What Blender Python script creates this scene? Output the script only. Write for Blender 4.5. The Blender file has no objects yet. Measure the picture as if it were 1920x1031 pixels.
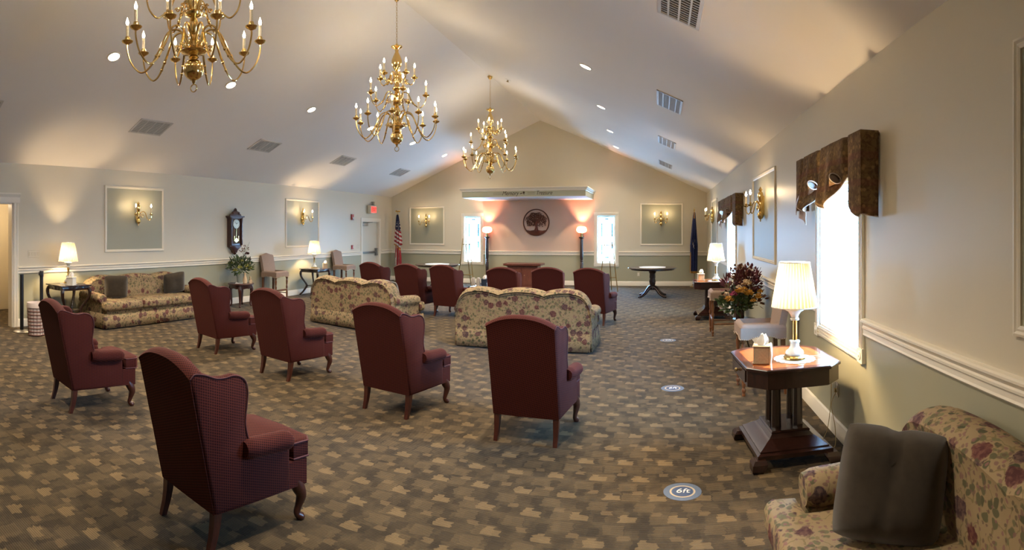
import bpy, bmesh, math, random
from mathutils import Vector, Matrix
PI = math.pi
R = math.radians
SC = bpy.context.scene
COL = SC.collection
random.seed(7)

# ------------------------------------------------------------------ camera, sky, exposure
FPX, YAW, CY, EYE = 1054.62, 0.2648, 434.26, 1.6906          # cylindrical panorama: pixels per radian, turn, horizon row, eye height
cam_data = bpy.data.cameras.new('camera')
cam = bpy.data.objects.new('camera', cam_data)
COL.objects.link(cam)
SC.camera = cam
cam_data.type = 'PANO'
cam_data.panorama_type = 'CENTRAL_CYLINDRICAL'
cam_data.central_cylindrical_range_u_min = -960 / FPX
cam_data.central_cylindrical_range_u_max = 960 / FPX
cam_data.central_cylindrical_range_v_min = -(1031 - CY) / FPX
cam_data.central_cylindrical_range_v_max = CY / FPX
cam_data.central_cylindrical_radius = 1.0
cam_data.clip_start = 0.05
cam.location = (0, 0, EYE)
cam.rotation_euler = (PI / 2, 0, YAW)

world = bpy.data.worlds.new('daylight')
SC.world = world
world.use_nodes = True
bg = world.node_tree.nodes['Background']
bg.inputs[0].default_value = (0.29, 0.59, 1.0, 1)
bg.inputs[1].default_value = 25.0
SC.view_settings.view_transform = 'Standard'
SC.view_settings.look = 'None'
SC.view_settings.gamma = 1.0
SC.view_settings.use_curve_mapping = False
SC.view_settings.exposure = 1.82
try:
    SC.cycles.max_bounces = 8
    SC.cycles.diffuse_bounces = 6
    SC.cycles.glossy_bounces = 3
    SC.cycles.transmission_bounces = 5
    SC.cycles.caustics_reflective = False
    SC.cycles.caustics_refractive = False
    SC.cycles.sample_clamp_indirect = 4.0
    SC.cycles.use_denoising = True
except Exception:
    pass

WARM = (1.0, 0.80, 0.56)
P_RECESS, P_TABLE, P_CHAND, P_SCONCE, P_TORCH, P_SOFFIT = 122, 22, 12, 2.1, 34, 13

# ------------------------------------------------------------------ the room (metres; camera at x=0, y=0)
XL, XR, YB, YF = -9.102, 1.438, 17.547, -3.2
HE, HA, RAIL = 2.9034, 5.2423, 1.065
XM = (XL + XR) / 2
SLOPE = (HA - HE) / (XM - XL)
SANG = math.atan(SLOPE)

# ------------------------------------------------------------------ material helpers
class NT:
    def __init__(s, name):
        s.mat = bpy.data.materials.new(name)
        s.mat.use_nodes = True
        s.t = s.mat.node_tree
        s.b = s.t.nodes['Principled BSDF']
        s.out = s.t.nodes['Material Output']
    def n(s, typ, **kw):
        nd = s.t.nodes.new(typ)
        for k, v in kw.items(): setattr(nd, k, v)
        return nd
    def put(s, sock, v):
        if isinstance(v, bpy.types.NodeSocket): s.t.links.new(v, sock)
        elif v is not None:
            if sock.type == 'RGBA' and len(v) == 3: v = (*v, 1)
            sock.default_value = v
    def math(s, op, a, b=None, c=None):
        nd = s.n('ShaderNodeMath', operation=op)
        s.put(nd.inputs[0], a)
        if b is not None: s.put(nd.inputs[1], b)
        if c is not None: s.put(nd.inputs[2], c)
        return nd.outputs[0]
    def mix(s, f, a, b, mode='MIX'):
        nd = s.n('ShaderNodeMix', data_type='RGBA', blend_type=mode)
        s.put(nd.inputs[0], f); s.put(nd.inputs[6], a); s.put(nd.inputs[7], b)
        return nd.outputs[2]
    def pos(s):
        return s.n('ShaderNodeNewGeometry').outputs['Position']
    def obj(s):
        return s.n('ShaderNodeTexCoord').outputs['Object']
    def sep(s, v):
        nd = s.n('ShaderNodeSeparateXYZ'); s.put(nd.inputs[0], v)
        return nd.outputs
    def comb(s, x, y, z=0.0):
        nd = s.n('ShaderNodeCombineXYZ')
        s.put(nd.inputs[0], x); s.put(nd.inputs[1], y); s.put(nd.inputs[2], z)
        return nd.outputs[0]
    def vmap(s, v, scale=(1, 1, 1), loc=(0, 0, 0)):
        nd = s.n('ShaderNodeMapping'); s.put(nd.inputs[0], v)
        nd.inputs['Scale'].default_value = scale; nd.inputs['Location'].default_value = loc
        return nd.outputs[0]
    def noise(s, v, scale, detail=3, rough=0.5, dist=0.0, col=False):
        nd = s.n('ShaderNodeTexNoise'); s.put(nd.inputs['Vector'], v)
        nd.inputs['Scale'].default_value = scale; nd.inputs['Detail'].default_value = detail
        nd.inputs['Roughness'].default_value = rough; nd.inputs['Distortion'].default_value = dist
        return nd.outputs[1 if col else 0]
    def vor(s, v, scale, rnd=1.0, feature='F1', dim='3D'):
        nd = s.n('ShaderNodeTexVoronoi', feature=feature, voronoi_dimensions=dim); s.put(nd.inputs['Vector'], v)
        nd.inputs['Scale'].default_value = scale; nd.inputs['Randomness'].default_value = rnd
        return nd.outputs
    def step(s, v, a, b):                      # smooth 0..1 between a and b
        nd = s.n('ShaderNodeMapRange', interpolation_type='SMOOTHSTEP'); s.put(nd.inputs[0], v)
        nd.inputs[1].default_value = a; nd.inputs[2].default_value = b
        return nd.outputs[0]
    def bump(s, h, strength=0.3, dist=0.01):
        nd = s.n('ShaderNodeBump'); s.put(nd.inputs['Height'], h)
        nd.inputs['Strength'].default_value = strength; nd.inputs['Distance'].default_value = dist
        s.t.links.new(nd.outputs[0], s.b.inputs['Normal'])
    def set(s, color=None, rough=None, metal=None, spec=None, **kw):
        if color is not None: s.put(s.b.inputs['Base Color'], color)
        if rough is not None: s.put(s.b.inputs['Roughness'], rough)
        if metal is not None: s.b.inputs['Metallic'].default_value = metal
        if spec is not None: s.b.inputs['Specular IOR Level'].default_value = spec
        for k, v in kw.items(): s.put(s.b.inputs[k], v)
        return s

def plain(name, color, rough=0.6, metal=0.0, spec=0.5, var=0.06, vscale=6.0, **kw):
    t = NT(name)
    c = tuple(color)
    d = tuple(max(0, x * (1 - 2 * var)) for x in c)
    e = tuple(min(1, x * (1 + var)) for x in c)
    col = t.mix(t.noise(t.obj(), vscale, 4), d, e) if var else c
    t.set(col, rough, metal, spec, **kw)
    return t.mat

def emitter(name, color, strength):
    t = NT(name)
    e = t.n('ShaderNodeEmission')
    e.inputs[0].default_value = (*color, 1); e.inputs[1].default_value = strength
    t.t.links.new(e.outputs[0], t.out.inputs[0])
    return t.mat

def paint(name, color, rough=0.42):
    t = NT(name)
    p = t.pos()
    n = t.noise(p, 90, 3)
    t.set(t.mix(t.noise(p, 0.9, 3), tuple(c * 0.97 for c in color), tuple(min(1, c * 1.03) for c in color)), rough, 0, 0.5)
    t.bump(n, 0.06, 0.004)
    return t.mat

def wood(name, dark, light, scale=1.0, rough=0.3, coat=0.3):
    t = NT(name)
    v = t.vmap(t.obj(), (6 * scale, 6 * scale, 1.2 * scale))
    n = t.noise(v, 4, 5, 0.6, 1.2)
    t.set(t.mix(t.step(n, 0.3, 0.7), dark, light), rough, 0, 0.5)
    t.b.inputs['Coat Weight'].default_value = coat
    t.b.inputs['Coat Roughness'].default_value = 0.12
    return t.mat

def carpet_mat():
    t = NT('carpet_pattern')
    p = t.pos()
    wob = t.noise(t.vmap(p, (10, 34, 1)), 1.0, 2)
    x, y, z = t.sep(p)[:3]
    wv = t.math('MULTIPLY', t.math('SUBTRACT', wob, 0.5), 0.065)
    wob2 = t.noise(t.vmap(p, (9, 9, 1), (3, 5, 0)), 1.0, 2)
    x = t.math('ADD', x, wv)
    y = t.math('ADD', y, t.math('MULTIPLY', t.math('SUBTRACT', wob2, 0.5), 0.03))
    def rect(px, py, shift, x0, x1, y0, y1):
        r = t.math('DIVIDE', y, py)
        row = t.math('FLOOR', r)
        fy = t.math('FRACT', r)
        fx = t.math('FRACT', t.math('ADD', t.math('DIVIDE', x, px), t.math('MULTIPLY', row, shift)))
        m = None
        for v, a, b in ((fx, x0, x1), (fy, y0, y1)):
            for q in (t.math('GREATER_THAN', v, a), t.math('LESS_THAN', v, b)):
                m = q if m is None else t.math('MULTIPLY', m, q)
        return m
    blotch = t.noise(p, 6, 5, 0.65)
    base = t.mix(t.step(blotch, 0.3, 0.7), (0.062, 0.050, 0.034), (0.135, 0.110, 0.074))
    dark = t.math('MAXIMUM', rect(0.29, 0.135, 0.41, 0.46, 0.72, 0.10, 0.80), rect(0.29, 0.27, 0.23, 0.10, 0.30, 0.20, 0.80))
    mid = t.math('MAXIMUM', rect(0.29, 0.27, 0.41, 0.36, 0.78, 0.55, 0.95), rect(0.58, 0.27, 0.31, 0.60, 0.80, 0.02, 0.45))
    light = t.math('MAXIMUM', rect(0.29, 0.27, 0.41, 0.06, 0.44, 0.06, 0.30), rect(0.29, 0.27, 0.41, 0.10, 0.26, 0.26, 0.40))
    small = rect(0.29, 0.27, 0.41, 0.70, 0.92, 0.36, 0.54)
    c = t.mix(t.math('MULTIPLY', dark, 0.55), base, (0.040, 0.032, 0.022))
    c = t.mix(t.math('MULTIPLY', mid, 0.55), c, (0.185, 0.150, 0.100))
    c = t.mix(t.math('MULTIPLY', small, 0.6), c, (0.26, 0.205, 0.135))
    c = t.mix(t.math('MULTIPLY', light, t.math('ADD', 0.30, t.math('MULTIPLY', blotch, 0.8))), c, (0.315, 0.252, 0.165))
    rib = t.math('SINE', t.math('MULTIPLY', t.sep(p)[1], 2 * PI / 0.013))
    ribn = t.math('MULTIPLY', rib, 0.5)
    spk = t.noise(p, 220, 2)
    c = t.mix(1.0, c, (0.565, 0.475, 0.34), 'MULTIPLY')
    k = t.math('ADD', 0.95, t.math('MULTIPLY', ribn, 0.5))
    k = t.math('ADD', k, t.math('MULTIPLY', t.math('SUBTRACT', spk, 0.5), 0.7))
    c = t.mix(1.0, c, t.comb(k, k, k), 'MULTIPLY')
    t.set(c, 0.9, 0, 0.25)
    t.b.inputs['Sheen Weight'].default_value = 0.10
    t.b.inputs['Sheen Roughness'].default_value = 0.3
    t.bump(t.math('ADD', ribn, t.math('MULTIPLY', spk, 0.6)), 0.35, 0.004)
    return t.mat

def dot_fabric():
    t = NT('burgundy_dot_fabric')
    x, y, z = t.sep(t.obj())[:3]
    u = t.math('ADD', x, y)
    v = t.math('ADD', z, t.math('MULTIPLY', t.math('SUBTRACT', y, x), 0.35))
    q = t.comb(u, v)
    d = t.vor(q, 70, 0.0, 'F1', '2D')[0]
    m = t.step(d, 0.30, 0.46)
    c = t.mix(m, (0.024, 0.0032, 0.0038), (0.082, 0.0145, 0.0088))
    c = t.mix(t.noise(t.obj(), 9, 3), c, t.mix(0.8, c, (0.85, 0.8, 0.85), 'MULTIPLY'))
    t.set(c, 0.85, 0, 0.2)
    t.b.inputs['Sheen Weight'].default_value = 0.07
    t.b.inputs['Sheen Tint'].default_value = (1.0, 0.35, 0.25, 1)
    t.bump(m, 0.25, 0.002)
    return t.mat

def floral_fabric(name='floral_fabric', sc=1.28, seed=0.0):
    t = NT(name)
    p0 = t.vmap(t.obj(), (sc, sc, sc), (seed, seed * 1.7, seed * 0.6))
    wn = t.n('ShaderNodeTexNoise'); t.put(wn.inputs['Vector'], p0); wn.inputs['Scale'].default_value = 16
    wv = t.n('ShaderNodeVectorMath', operation='MULTIPLY_ADD'); t.put(wv.inputs[0], wn.outputs[1])
    wv.inputs[1].default_value = (0.05, 0.05, 0.05); t.put(wv.inputs[2], p0)
    p = wv.outputs[0]
    base = t.mix(t.noise(p0, 5, 3), (0.24, 0.170, 0.088), (0.31, 0.228, 0.128))
    # stems
    sn = t.noise(p, 7.5, 1)
    stem = t.math('SUBTRACT', 1.0, t.step(t.math('ABSOLUTE', t.math('SUBTRACT', sn, 0.5)), 0.006, 0.02))
    c = t.mix(t.math('MULTIPLY', stem, 0.8), base, (0.17, 0.13, 0.06))
    # leaves
    lv = t.vor(p, 17, 1.0)
    lm = t.math('MULTIPLY', t.math('SUBTRACT', 1.0, t.step(lv[0], 0.34, 0.46)), t.math('GREATER_THAN', t.sep(lv[1])[0], 0.22))
    lc = t.mix(t.sep(lv[1])[1], (0.060, 0.060, 0.032), (0.165, 0.145, 0.075))
    c = t.mix(lm, c, lc)
    lv2 = t.vor(p, 34, 1.0)
    lm2 = t.math('MULTIPLY', t.math('SUBTRACT', 1.0, t.step(lv2[0], 0.34, 0.46)), t.math('GREATER_THAN', t.sep(lv2[1])[1], 0.34))
    c = t.mix(t.math('MULTIPLY', lm2, 0.85), c, t.mix(t.sep(lv2[1])[2], (0.11, 0.085, 0.05), (0.23, 0.11, 0.10)))
    # blossoms
    fv = t.vor(p, 6.8, 1.0)
    pet = t.noise(p, 42, 2)
    rad = t.math('ADD', fv[0], t.math('MULTIPLY', t.math('SUBTRACT', pet, 0.5), 0.22))
    fm = t.math('MULTIPLY', t.math('SUBTRACT', 1.0, t.step(rad, 0.36, 0.44)), t.math('GREATER_THAN', t.sep(fv[1])[2], 0.40))
    fc = t.mix(t.step(pet, 0.35, 0.65), t.mix(t.sep(fv[1])[0], (0.085, 0.026, 0.024), (0.055, 0.036, 0.038)), t.mix(t.sep(fv[1])[0], (0.155, 0.060, 0.045), (0.135, 0.085, 0.068)))
    c = t.mix(fm, c, fc)
    t.set(c, 0.85, 0, 0.2)
    t.bump(t.noise(p0, 260, 2), 0.12, 0.002)
    return t.mat

def valance_fabric():
    t = NT('tapestry_fabric')
    p = t.obj()
    y, z = t.sep(p)[1], t.sep(p)[2]
    n = t.noise(p, 26, 3, 0.6, 1.0)
    c = t.mix(t.step(n, 0.4, 0.6), (0.115, 0.068, 0.036), (0.185, 0.120, 0.054))
    v = t.vor(p, 20, 0.9)
    c = t.mix(t.math('SUBTRACT', 1.0, t.step(v[0], 0.2, 0.36)), c, (0.27, 0.165, 0.075))
    band = t.step(t.math('SINE', t.math('MULTIPLY', z, 34.0)), 0.55, 0.9)
    c = t.mix(t.math('MULTIPLY', band, 0.4), c, (0.17, 0.065, 0.050))
    t.set(c, 0.9, 0, 0.15)
    return t.mat

M = {}
M['carpet'] = carpet_mat()
M['wall'] = paint('beige_wall_paint', (0.655, 0.585, 0.445))
M['alcove'] = paint('rose_beige_glow_wall', (0.71, 0.51, 0.375))  # rose-beige, with the floor lamps' pink glow deepened in the wall colour
M['sage'] = paint('sage_wall_paint', (0.375, 0.355, 0.245))
M['panel'] = paint('grey_sage_panel_paint', (0.35, 0.34, 0.25), 0.46)
M['ceil'] = paint('ceiling_paint', (0.84, 0.79, 0.73), 0.7)
M['trim'] = paint('cream_trim_paint', (0.80, 0.73, 0.60))
M['door'] = paint('door_paint', (0.66, 0.60, 0.48))
M['redfab'] = dot_fabric()
M['piping'] = plain('burgundy_piping', (0.09, 0.022, 0.025), 0.8)
M['floral'] = floral_fabric()
M['brownfab'] = plain('brown_velvet', (0.048, 0.035, 0.022), 0.9, 0, 0.12, 0.2, 22)
M['brownfab'].node_tree.nodes['Principled BSDF'].inputs['Sheen Weight'].default_value = 0.5
M['mauve'] = plain('mauve_upholstery', (0.30, 0.215, 0.17), 0.85, 0, 0.2, 0.05, 30)
M['nail'] = plain('nailhead_brass', (0.65, 0.5, 0.36), 0.35, 0.8, 0.5, 0)
M['cherry'] = wood('cherry_wood', (0.036, 0.008, 0.005), (0.070, 0.017, 0.009))
M['mahog'] = wood('dark_mahogany', (0.015, 0.0055, 0.0045), (0.034, 0.012, 0.008), 1, 0.25, 0.3)
M['top'] = wood('polished_burl', (0.30, 0.070, 0.018), (0.46, 0.130, 0.032), 0.7, 0.12, 0.8)
M['border'] = wood('polished_border', (0.075, 0.018, 0.010), (0.12, 0.030, 0.015), 1, 0.12, 0.8)
M['walnut'] = wood('turned_walnut', (0.11, 0.040, 0.016), (0.20, 0.080, 0.030), 1.5, 0.28, 0.4)
M['lectern'] = wood('reddish_cabinet_wood', (0.12, 0.030, 0.018), (0.18, 0.055, 0.030), 1, 0.35, 0.3)
M['brass'] = plain('polished_brass', (0.78, 0.55, 0.22), 0.16, 1.0, 0.5, 0.05, 3)
M['brassd'] = plain('aged_brass', (0.50, 0.34, 0.13), 0.28, 1.0, 0.5, 0.05, 3)
M['candle'] = plain('ivory_candle_sleeve', (0.80, 0.70, 0.52), 0.6, 0, 0.3, 0.03)
M['flame'] = emitter('candle_bulb_glow', (1.0, 0.78, 0.48), 30)
M['crystal'] = plain('frosted_crystal', (0.86, 0.86, 0.80), 0.12, 0, 0.6, 0, **{'Transmission Weight': 0.15})
M['white'] = plain('white_cloth', (0.80, 0.78, 0.74), 0.85, 0, 0.2, 0.03, 20)
M['paper'] = plain('white_paper', (0.82, 0.80, 0.77), 0.75, 0, 0.2, 0.02)
M['tissuebox'] = plain('speckled_tan_stone', (0.47, 0.375, 0.26), 0.7, 0, 0.3, 0.16, 70)
M['stoneside'] = plain('fluted_cream_stone', (0.66, 0.58, 0.45), 0.6, 0, 0.3, 0.06, 30)
M['whitebox'] = plain('white_box', (0.74, 0.69, 0.60), 0.6, 0, 0.3, 0.03)
M['navybox'] = plain('navy_box', (0.020, 0.035, 0.070), 0.5, 0, 0.4, 0.2, 25)
M['bluewhite'] = plain('blue_and_white_print', (0.35, 0.48, 0.75), 0.5, 0, 0.4, 0.35, 40)
M['bag'] = plain('pale_card', (0.52, 0.47, 0.43), 0.6, 0, 0.3, 0.06)
M['blackmetal'] = plain('dark_grey_metal', (0.035, 0.035, 0.038), 0.4, 0.6, 0.5, 0.05)
M['greymetal'] = plain('brushed_grey_metal', (0.33, 0.31, 0.28), 0.35, 0.9, 0.5, 0.05)
M['vent'] = plain('vent_enamel', (0.62, 0.58, 0.52), 0.5, 0, 0.4, 0.03)
M['ventdark'] = plain('vent_shadow_gap', (0.06, 0.055, 0.05), 0.9, 0, 0.1, 0)
M['lens'] = emitter('recessed_lamp_glow', (1.0, 0.90, 0.74), 14)
def glass_mat():
    t = NT('clear_glass')
    a, b = t.n('ShaderNodeBsdfTransparent'), t.n('ShaderNodeBsdfGlossy')
    a.inputs[0].default_value = (0.95, 0.98, 0.99, 1); b.inputs['Roughness'].default_value = 0.02
    m = t.n('ShaderNodeMixShader'); m.inputs[0].default_value = 0.05
    t.t.links.new(a.outputs[0], m.inputs[1]); t.t.links.new(b.outputs[0], m.inputs[2])
    t.t.links.new(m.outputs[0], t.out.inputs[0])
    return t.mat
M['glassy'] = glass_mat()
M['red'] = plain('alarm_red', (0.42, 0.03, 0.025), 0.4, 0, 0.5, 0.04)
M['ivory'] = plain('ivory_plastic', (0.68, 0.61, 0.47), 0.45, 0, 0.5, 0.02)
M['exit'] = emitter('exit_face_glow', (1.0, 0.13, 0.10), 0.42)
M['exitletter'] = plain('exit_letters', (0.40, 0.03, 0.02), 0.5, 0, 0.4, 0)
M['plaque'] = plain('copper_brown_metal', (0.115, 0.036, 0.017), 0.5, 0.2, 0.4, 0.15, 20)
M['ink'] = plain('brown_lettering', (0.05, 0.032, 0.018), 0.7, 0, 0.2, 0)
M['fadedink'] = plain('faded_lettering', (0.19, 0.155, 0.10), 0.7, 0, 0.2, 0)
M['stickerblue'] = plain('sticker_blue', (0.10, 0.135, 0.20), 0.6, 0, 0.4, 0.14, 60)
M['stickernavy'] = plain('sticker_navy', (0.045, 0.075, 0.155), 0.6, 0, 0.4, 0.06, 40)
M['stickertan'] = plain('sticker_tan', (0.47, 0.37, 0.25), 0.6, 0, 0.4, 0.05, 40)
M['stickerwhite'] = plain('sticker_white', (0.72, 0.72, 0.72), 0.6, 0, 0.4, 0.02)
M['tape'] = valance_fabric()
M['lining'] = plain('pale_lining', (0.62, 0.50, 0.42), 0.85, 0, 0.2, 0.05, 12)
M['flagred'] = plain('flag_red', (0.36, 0.030, 0.035), 0.75, 0, 0.3, 0.06)
M['flagwhite'] = plain('flag_white', (0.70, 0.62, 0.56), 0.75, 0, 0.3, 0.04)
M['flagblue'] = plain('flag_navy', (0.018, 0.022, 0.060), 0.75, 0, 0.3, 0.1)
M['flagstate'] = plain('flag_blue', (0.035, 0.045, 0.150), 0.7, 0, 0.3, 0.2, 9)
M['fringe'] = plain('gold_fringe', (0.60, 0.32, 0.07), 0.7, 0, 0.3, 0.1)
M['leaf'] = plain('green_foliage', (0.085, 0.125, 0.040), 0.6, 0, 0.3, 0.25, 14)
M['leafgrey'] = plain('grey_green_foliage', (0.105, 0.135, 0.085), 0.65, 0, 0.3, 0.22, 14)
M['leafwine'] = plain('wine_foliage', (0.15, 0.036, 0.045), 0.65, 0, 0.3, 0.25, 14)
M['leafbrown'] = plain('brown_foliage', (0.20, 0.085, 0.045), 0.7, 0, 0.3, 0.25, 14)
M['petalgold'] = plain('gold_petals', (0.55, 0.28, 0.045), 0.7, 0, 0.3, 0.15, 20)
M['petalcream'] = plain('cream_petals', (0.62, 0.45, 0.28), 0.7, 0, 0.3, 0.1, 20)
M['petalrose'] = plain('magenta_petals', (0.28, 0.045, 0.085), 0.7, 0, 0.3, 0.15, 20)
M['petallime'] = plain('lime_petals', (0.42, 0.40, 0.10), 0.7, 0, 0.3, 0.15, 20)
M['petalplum'] = plain('plum_petals', (0.090, 0.035, 0.035), 0.7, 0, 0.3, 0.2, 20)
M['darkvase'] = plain('dark_glazed_vase', (0.040, 0.012, 0.014), 0.2, 0, 0.6, 0.1)
M['glassvase'] = plain('cloudy_glass', (0.66, 0.70, 0.62), 0.15, 0, 0.5, 0.02, 5, **{'Transmission Weight': 0.5})
M['wire'] = plain('brown_woven_wire', (0.18, 0.075, 0.055), 0.6, 0, 0.3, 0.1)
M['liner'] = plain('pale_bin_liner', (0.72, 0.60, 0.54), 0.6, 0, 0.3, 0.04)
M['dial'] = plain('silvered_dial', (0.66, 0.66, 0.52), 0.35, 0.3, 0.5, 0.06)
M['clockback'] = plain('dark_clock_interior', (0.10, 0.060, 0.040), 0.6, 0, 0.3, 0.1)
M['cord'] = plain('gold_clear_cord', (0.50, 0.36, 0.14), 0.5, 0, 0.4, 0)
M['blackwood'] = wood('blackened_pole_wood', (0.020, 0.011, 0.012), (0.042, 0.020, 0.018), 1, 0.35, 0.3)

def shade_mat():
    t = NT('pleated_shade_fabric')
    a, b = t.n('ShaderNodeBsdfTranslucent'), t.n('ShaderNodeBsdfDiffuse')
    x, y, z = t.sep(t.obj())[:3]
    pl = t.step(t.math('SINE', t.math('MULTIPLY', t.math('ARCTAN2', y, x), 36.0)), -0.6, 0.7)   # pleats: two layers of cloth where they overlap
    t.put(a.inputs[0], t.mix(pl, (0.088, 0.077, 0.054), (0.185, 0.168, 0.130))); b.inputs[0].default_value = (0.50, 0.45, 0.34, 1)
    m = t.n('ShaderNodeMixShader'); m.inputs[0].default_value = 0.45
    t.t.links.new(a.outputs[0], m.inputs[1]); t.t.links.new(b.outputs[0], m.inputs[2])
    t.t.links.new(m.outputs[0], t.out.inputs[0])
    return t.mat
def blind_mat():
    t = NT('white_blind_slat')
    a, b = t.n('ShaderNodeBsdfTranslucent'), t.n('ShaderNodeBsdfDiffuse')
    a.inputs[0].default_value = (0.9, 0.92, 0.95, 1); b.inputs[0].default_value = (0.88, 0.88, 0.88, 1)
    m = t.n('ShaderNodeMixShader'); m.inputs[0].default_value = 0.4
    t.t.links.new(a.outputs[0], m.inputs[1]); t.t.links.new(b.outputs[0], m.inputs[2])
    t.t.links.new(m.outputs[0], t.out.inputs[0])
    return t.mat
def bowl_mat():
    t = NT('frosted_bowl_glass')
    a, b = t.n('ShaderNodeBsdfTranslucent'), t.n('ShaderNodeBsdfDiffuse')
    a.inputs[0].default_value = (0.55, 0.20, 0.13, 1); b.inputs[0].default_value = (0.8, 0.5, 0.42, 1)
    m = t.n('ShaderNodeMixShader'); m.inputs[0].default_value = 0.3
    t.t.links.new(a.outputs[0], m.inputs[1]); t.t.links.new(b.outputs[0], m.inputs[2])
    t.t.links.new(m.outputs[0], t.out.inputs[0])
    return t.mat
M['shade'], M['blind'], M['bowl'] = shade_mat(), blind_mat(), bowl_mat()

# ------------------------------------------------------------------ mesh helpers
class MB:
    """Collects geometry; build() links it as ONE mesh object."""
    def __init__(s):
        s.v, s.f, s.mi, s.m, s.cur = [], [], [], Matrix.Identity(4), 0
    def add(s, vs, fs):
        o = len(s.v)
        s.v += [s.m @ Vector(p) for p in vs]
        s.f += [tuple(i + o for i in f) for f in fs]
        s.mi += [s.cur] * len(fs)
        return s
    def box(s, a, b):
        x0, y0, z0 = (min(p, q) for p, q in zip(a, b)); x1, y1, z1 = (max(p, q) for p, q in zip(a, b))
        return s.add([(x0, y0, z0), (x1, y0, z0), (x1, y1, z0), (x0, y1, z0), (x0, y0, z1), (x1, y0, z1), (x1, y1, z1), (x0, y1, z1)],
                     [(0, 3, 2, 1), (4, 5, 6, 7), (0, 1, 5, 4), (1, 2, 6, 5), (2, 3, 7, 6), (3, 0, 4, 7)])
    def loft(s, rings, caps=True, closed=True, loop=False):
        n = len(rings[0]); vs = [p for r in rings for p in r]; fs = []
        k = len(rings)
        for i in range(k if loop else k - 1):
            j2 = (i + 1) % k
            for j in range(n if closed else n - 1):
                q = (j + 1) % n
                fs.append((i * n + j, i * n + q, j2 * n + q, j2 * n + j))
        if caps and not loop:
            fs.append(tuple(range(n))[::-1]); fs.append(tuple((k - 1) * n + j for j in range(n)))
        return s.add(vs, fs)
    def tube(s, pts, r, n=8, caps=True):
        pts = [Vector(p) for p in pts]; k = len(pts)
        rs = r if isinstance(r, (list, tuple)) else [r] * k
        rings = []; up = None
        for i, p in enumerate(pts):
            d = (pts[min(i + 1, k - 1)] - pts[max(i - 1, 0)])
            if d.length < 1e-9: d = Vector((0, 0, 1))
            d.normalize()
            if up is None:
                up = Vector((0, 0, 1)) if abs(d.z) < 0.9 else Vector((1, 0, 0))
            a = up - d * up.dot(d)
            if a.length < 1e-6: a = d.orthogonal()
            a.normalize(); b = d.cross(a); up = a
            rings.append([p + (a * math.cos(2 * PI * j / n) + b * math.sin(2 * PI * j / n)) * rs[i] for j in range(n)])
        return s.loft(rings, caps)
    def lathe(s, prof, n=20, c=(0, 0, 0), caps=True, wave=None):
        rings = []
        for r, z in prof:
            rings.append([(c[0] + r * (1 + (wave[1] * math.cos(wave[0] * 2 * PI * j / n) if wave else 0)) * math.cos(2 * PI * j / n),
                           c[1] + r * (1 + (wave[1] * math.cos(wave[0] * 2 * PI * j / n) if wave else 0)) * math.sin(2 * PI * j / n), c[2] + z) for j in range(n)])
        return s.loft(rings, caps)
    def slab(s, outline, t0, t1, axis='x', rd=0.01, skew=None):
        """outline: 2-D closed polygon; extruded along axis from t0 to t1 with rounded edges."""
        k = len(outline); P = [Vector(p) for p in outline]
        area = sum(P[i].x * P[(i + 1) % k].y - P[(i + 1) % k].x * P[i].y for i in range(k))
        if area < 0: P = P[::-1]
        N = []
        for i in range(k):
            e0 = (P[i] - P[i - 1]); e1 = (P[(i + 1) % k] - P[i])
            n0 = Vector((e0.y, -e0.x)); n1 = Vector((e1.y, -e1.x))
            n0 = n0.normalized() if n0.length else n0; n1 = n1.normalized() if n1.length else n1
            q = n0 + n1
            q = q.normalized() if q.length > 1e-6 else n0
            N.append(q / max(0.5, q.dot(n0)) if q.length else q)
        def ring(t, inset):
            out = []
            for p, q in zip(P, N):
                a, b = p.x - q.x * inset, p.y - q.y * inset
                tt = t + (skew(a, b) if skew else 0)
                out.append({'x': (tt, a, b), 'y': (a, tt, b), 'z': (a, b, tt)}[axis])
            return out
        sg = 1 if t1 > t0 else -1
        h = [(t0, rd), (t0 + sg * rd * 0.3, rd * 0.3), (t0 + sg * rd, 0), (t1 - sg * rd, 0), (t1 - sg * rd * 0.3, rd * 0.3), (t1, rd)] if rd else [(t0, 0), (t1, 0)]
        return s.loft([ring(*q) for q in h])
    def rbox(s, a, b, rd=0.02, axis='z', seg=3, puff=0.0):
        """box with rounded vertical corners and edges (axis = rounding direction)"""
        ax = 'xyz'.index(axis); o = [i for i in range(3) if i != ax]
        u0, u1 = sorted((a[o[0]], b[o[0]])); w0, w1 = sorted((a[o[1]], b[o[1]])); t0, t1 = sorted((a[ax], b[ax]))
        def outline(ins):
            pts = []; r2 = max(rd - ins, 0.002)
            for cx, cy, a0 in ((u1 - ins - r2, w1 - ins - r2, 0), (u0 + ins + r2, w1 - ins - r2, 90), (u0 + ins + r2, w0 + ins + r2, 180), (u1 - ins - r2, w0 + ins + r2, 270)):
                for k in range(seg + 1):
                    q = R(a0 + 90 * k / seg); pts.append((cx + r2 * math.cos(q), cy + r2 * math.sin(q)))
            return pts
        def mk(t, ins):
            r = []
            for p in outline(ins):
                c = [0, 0, 0]; c[ax] = t; c[o[0]] = p[0]; c[o[1]] = p[1]; r.append(tuple(c))
            return r
        rings = []
        er = min(rd, (t1 - t0) * 0.49)
        for k in range(seg + 1):
            q = PI / 2 * k / seg; rings.append(mk(t0 + er * (1 - math.sin(q)), er * (1 - math.cos(q))))
        for k in range(seg + 1):
            q = PI / 2 * (1 - k / seg); rings.append(mk(t1 - er * (1 - math.sin(q)), er * (1 - math.cos(q))))
        return s.loft(rings)
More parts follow.
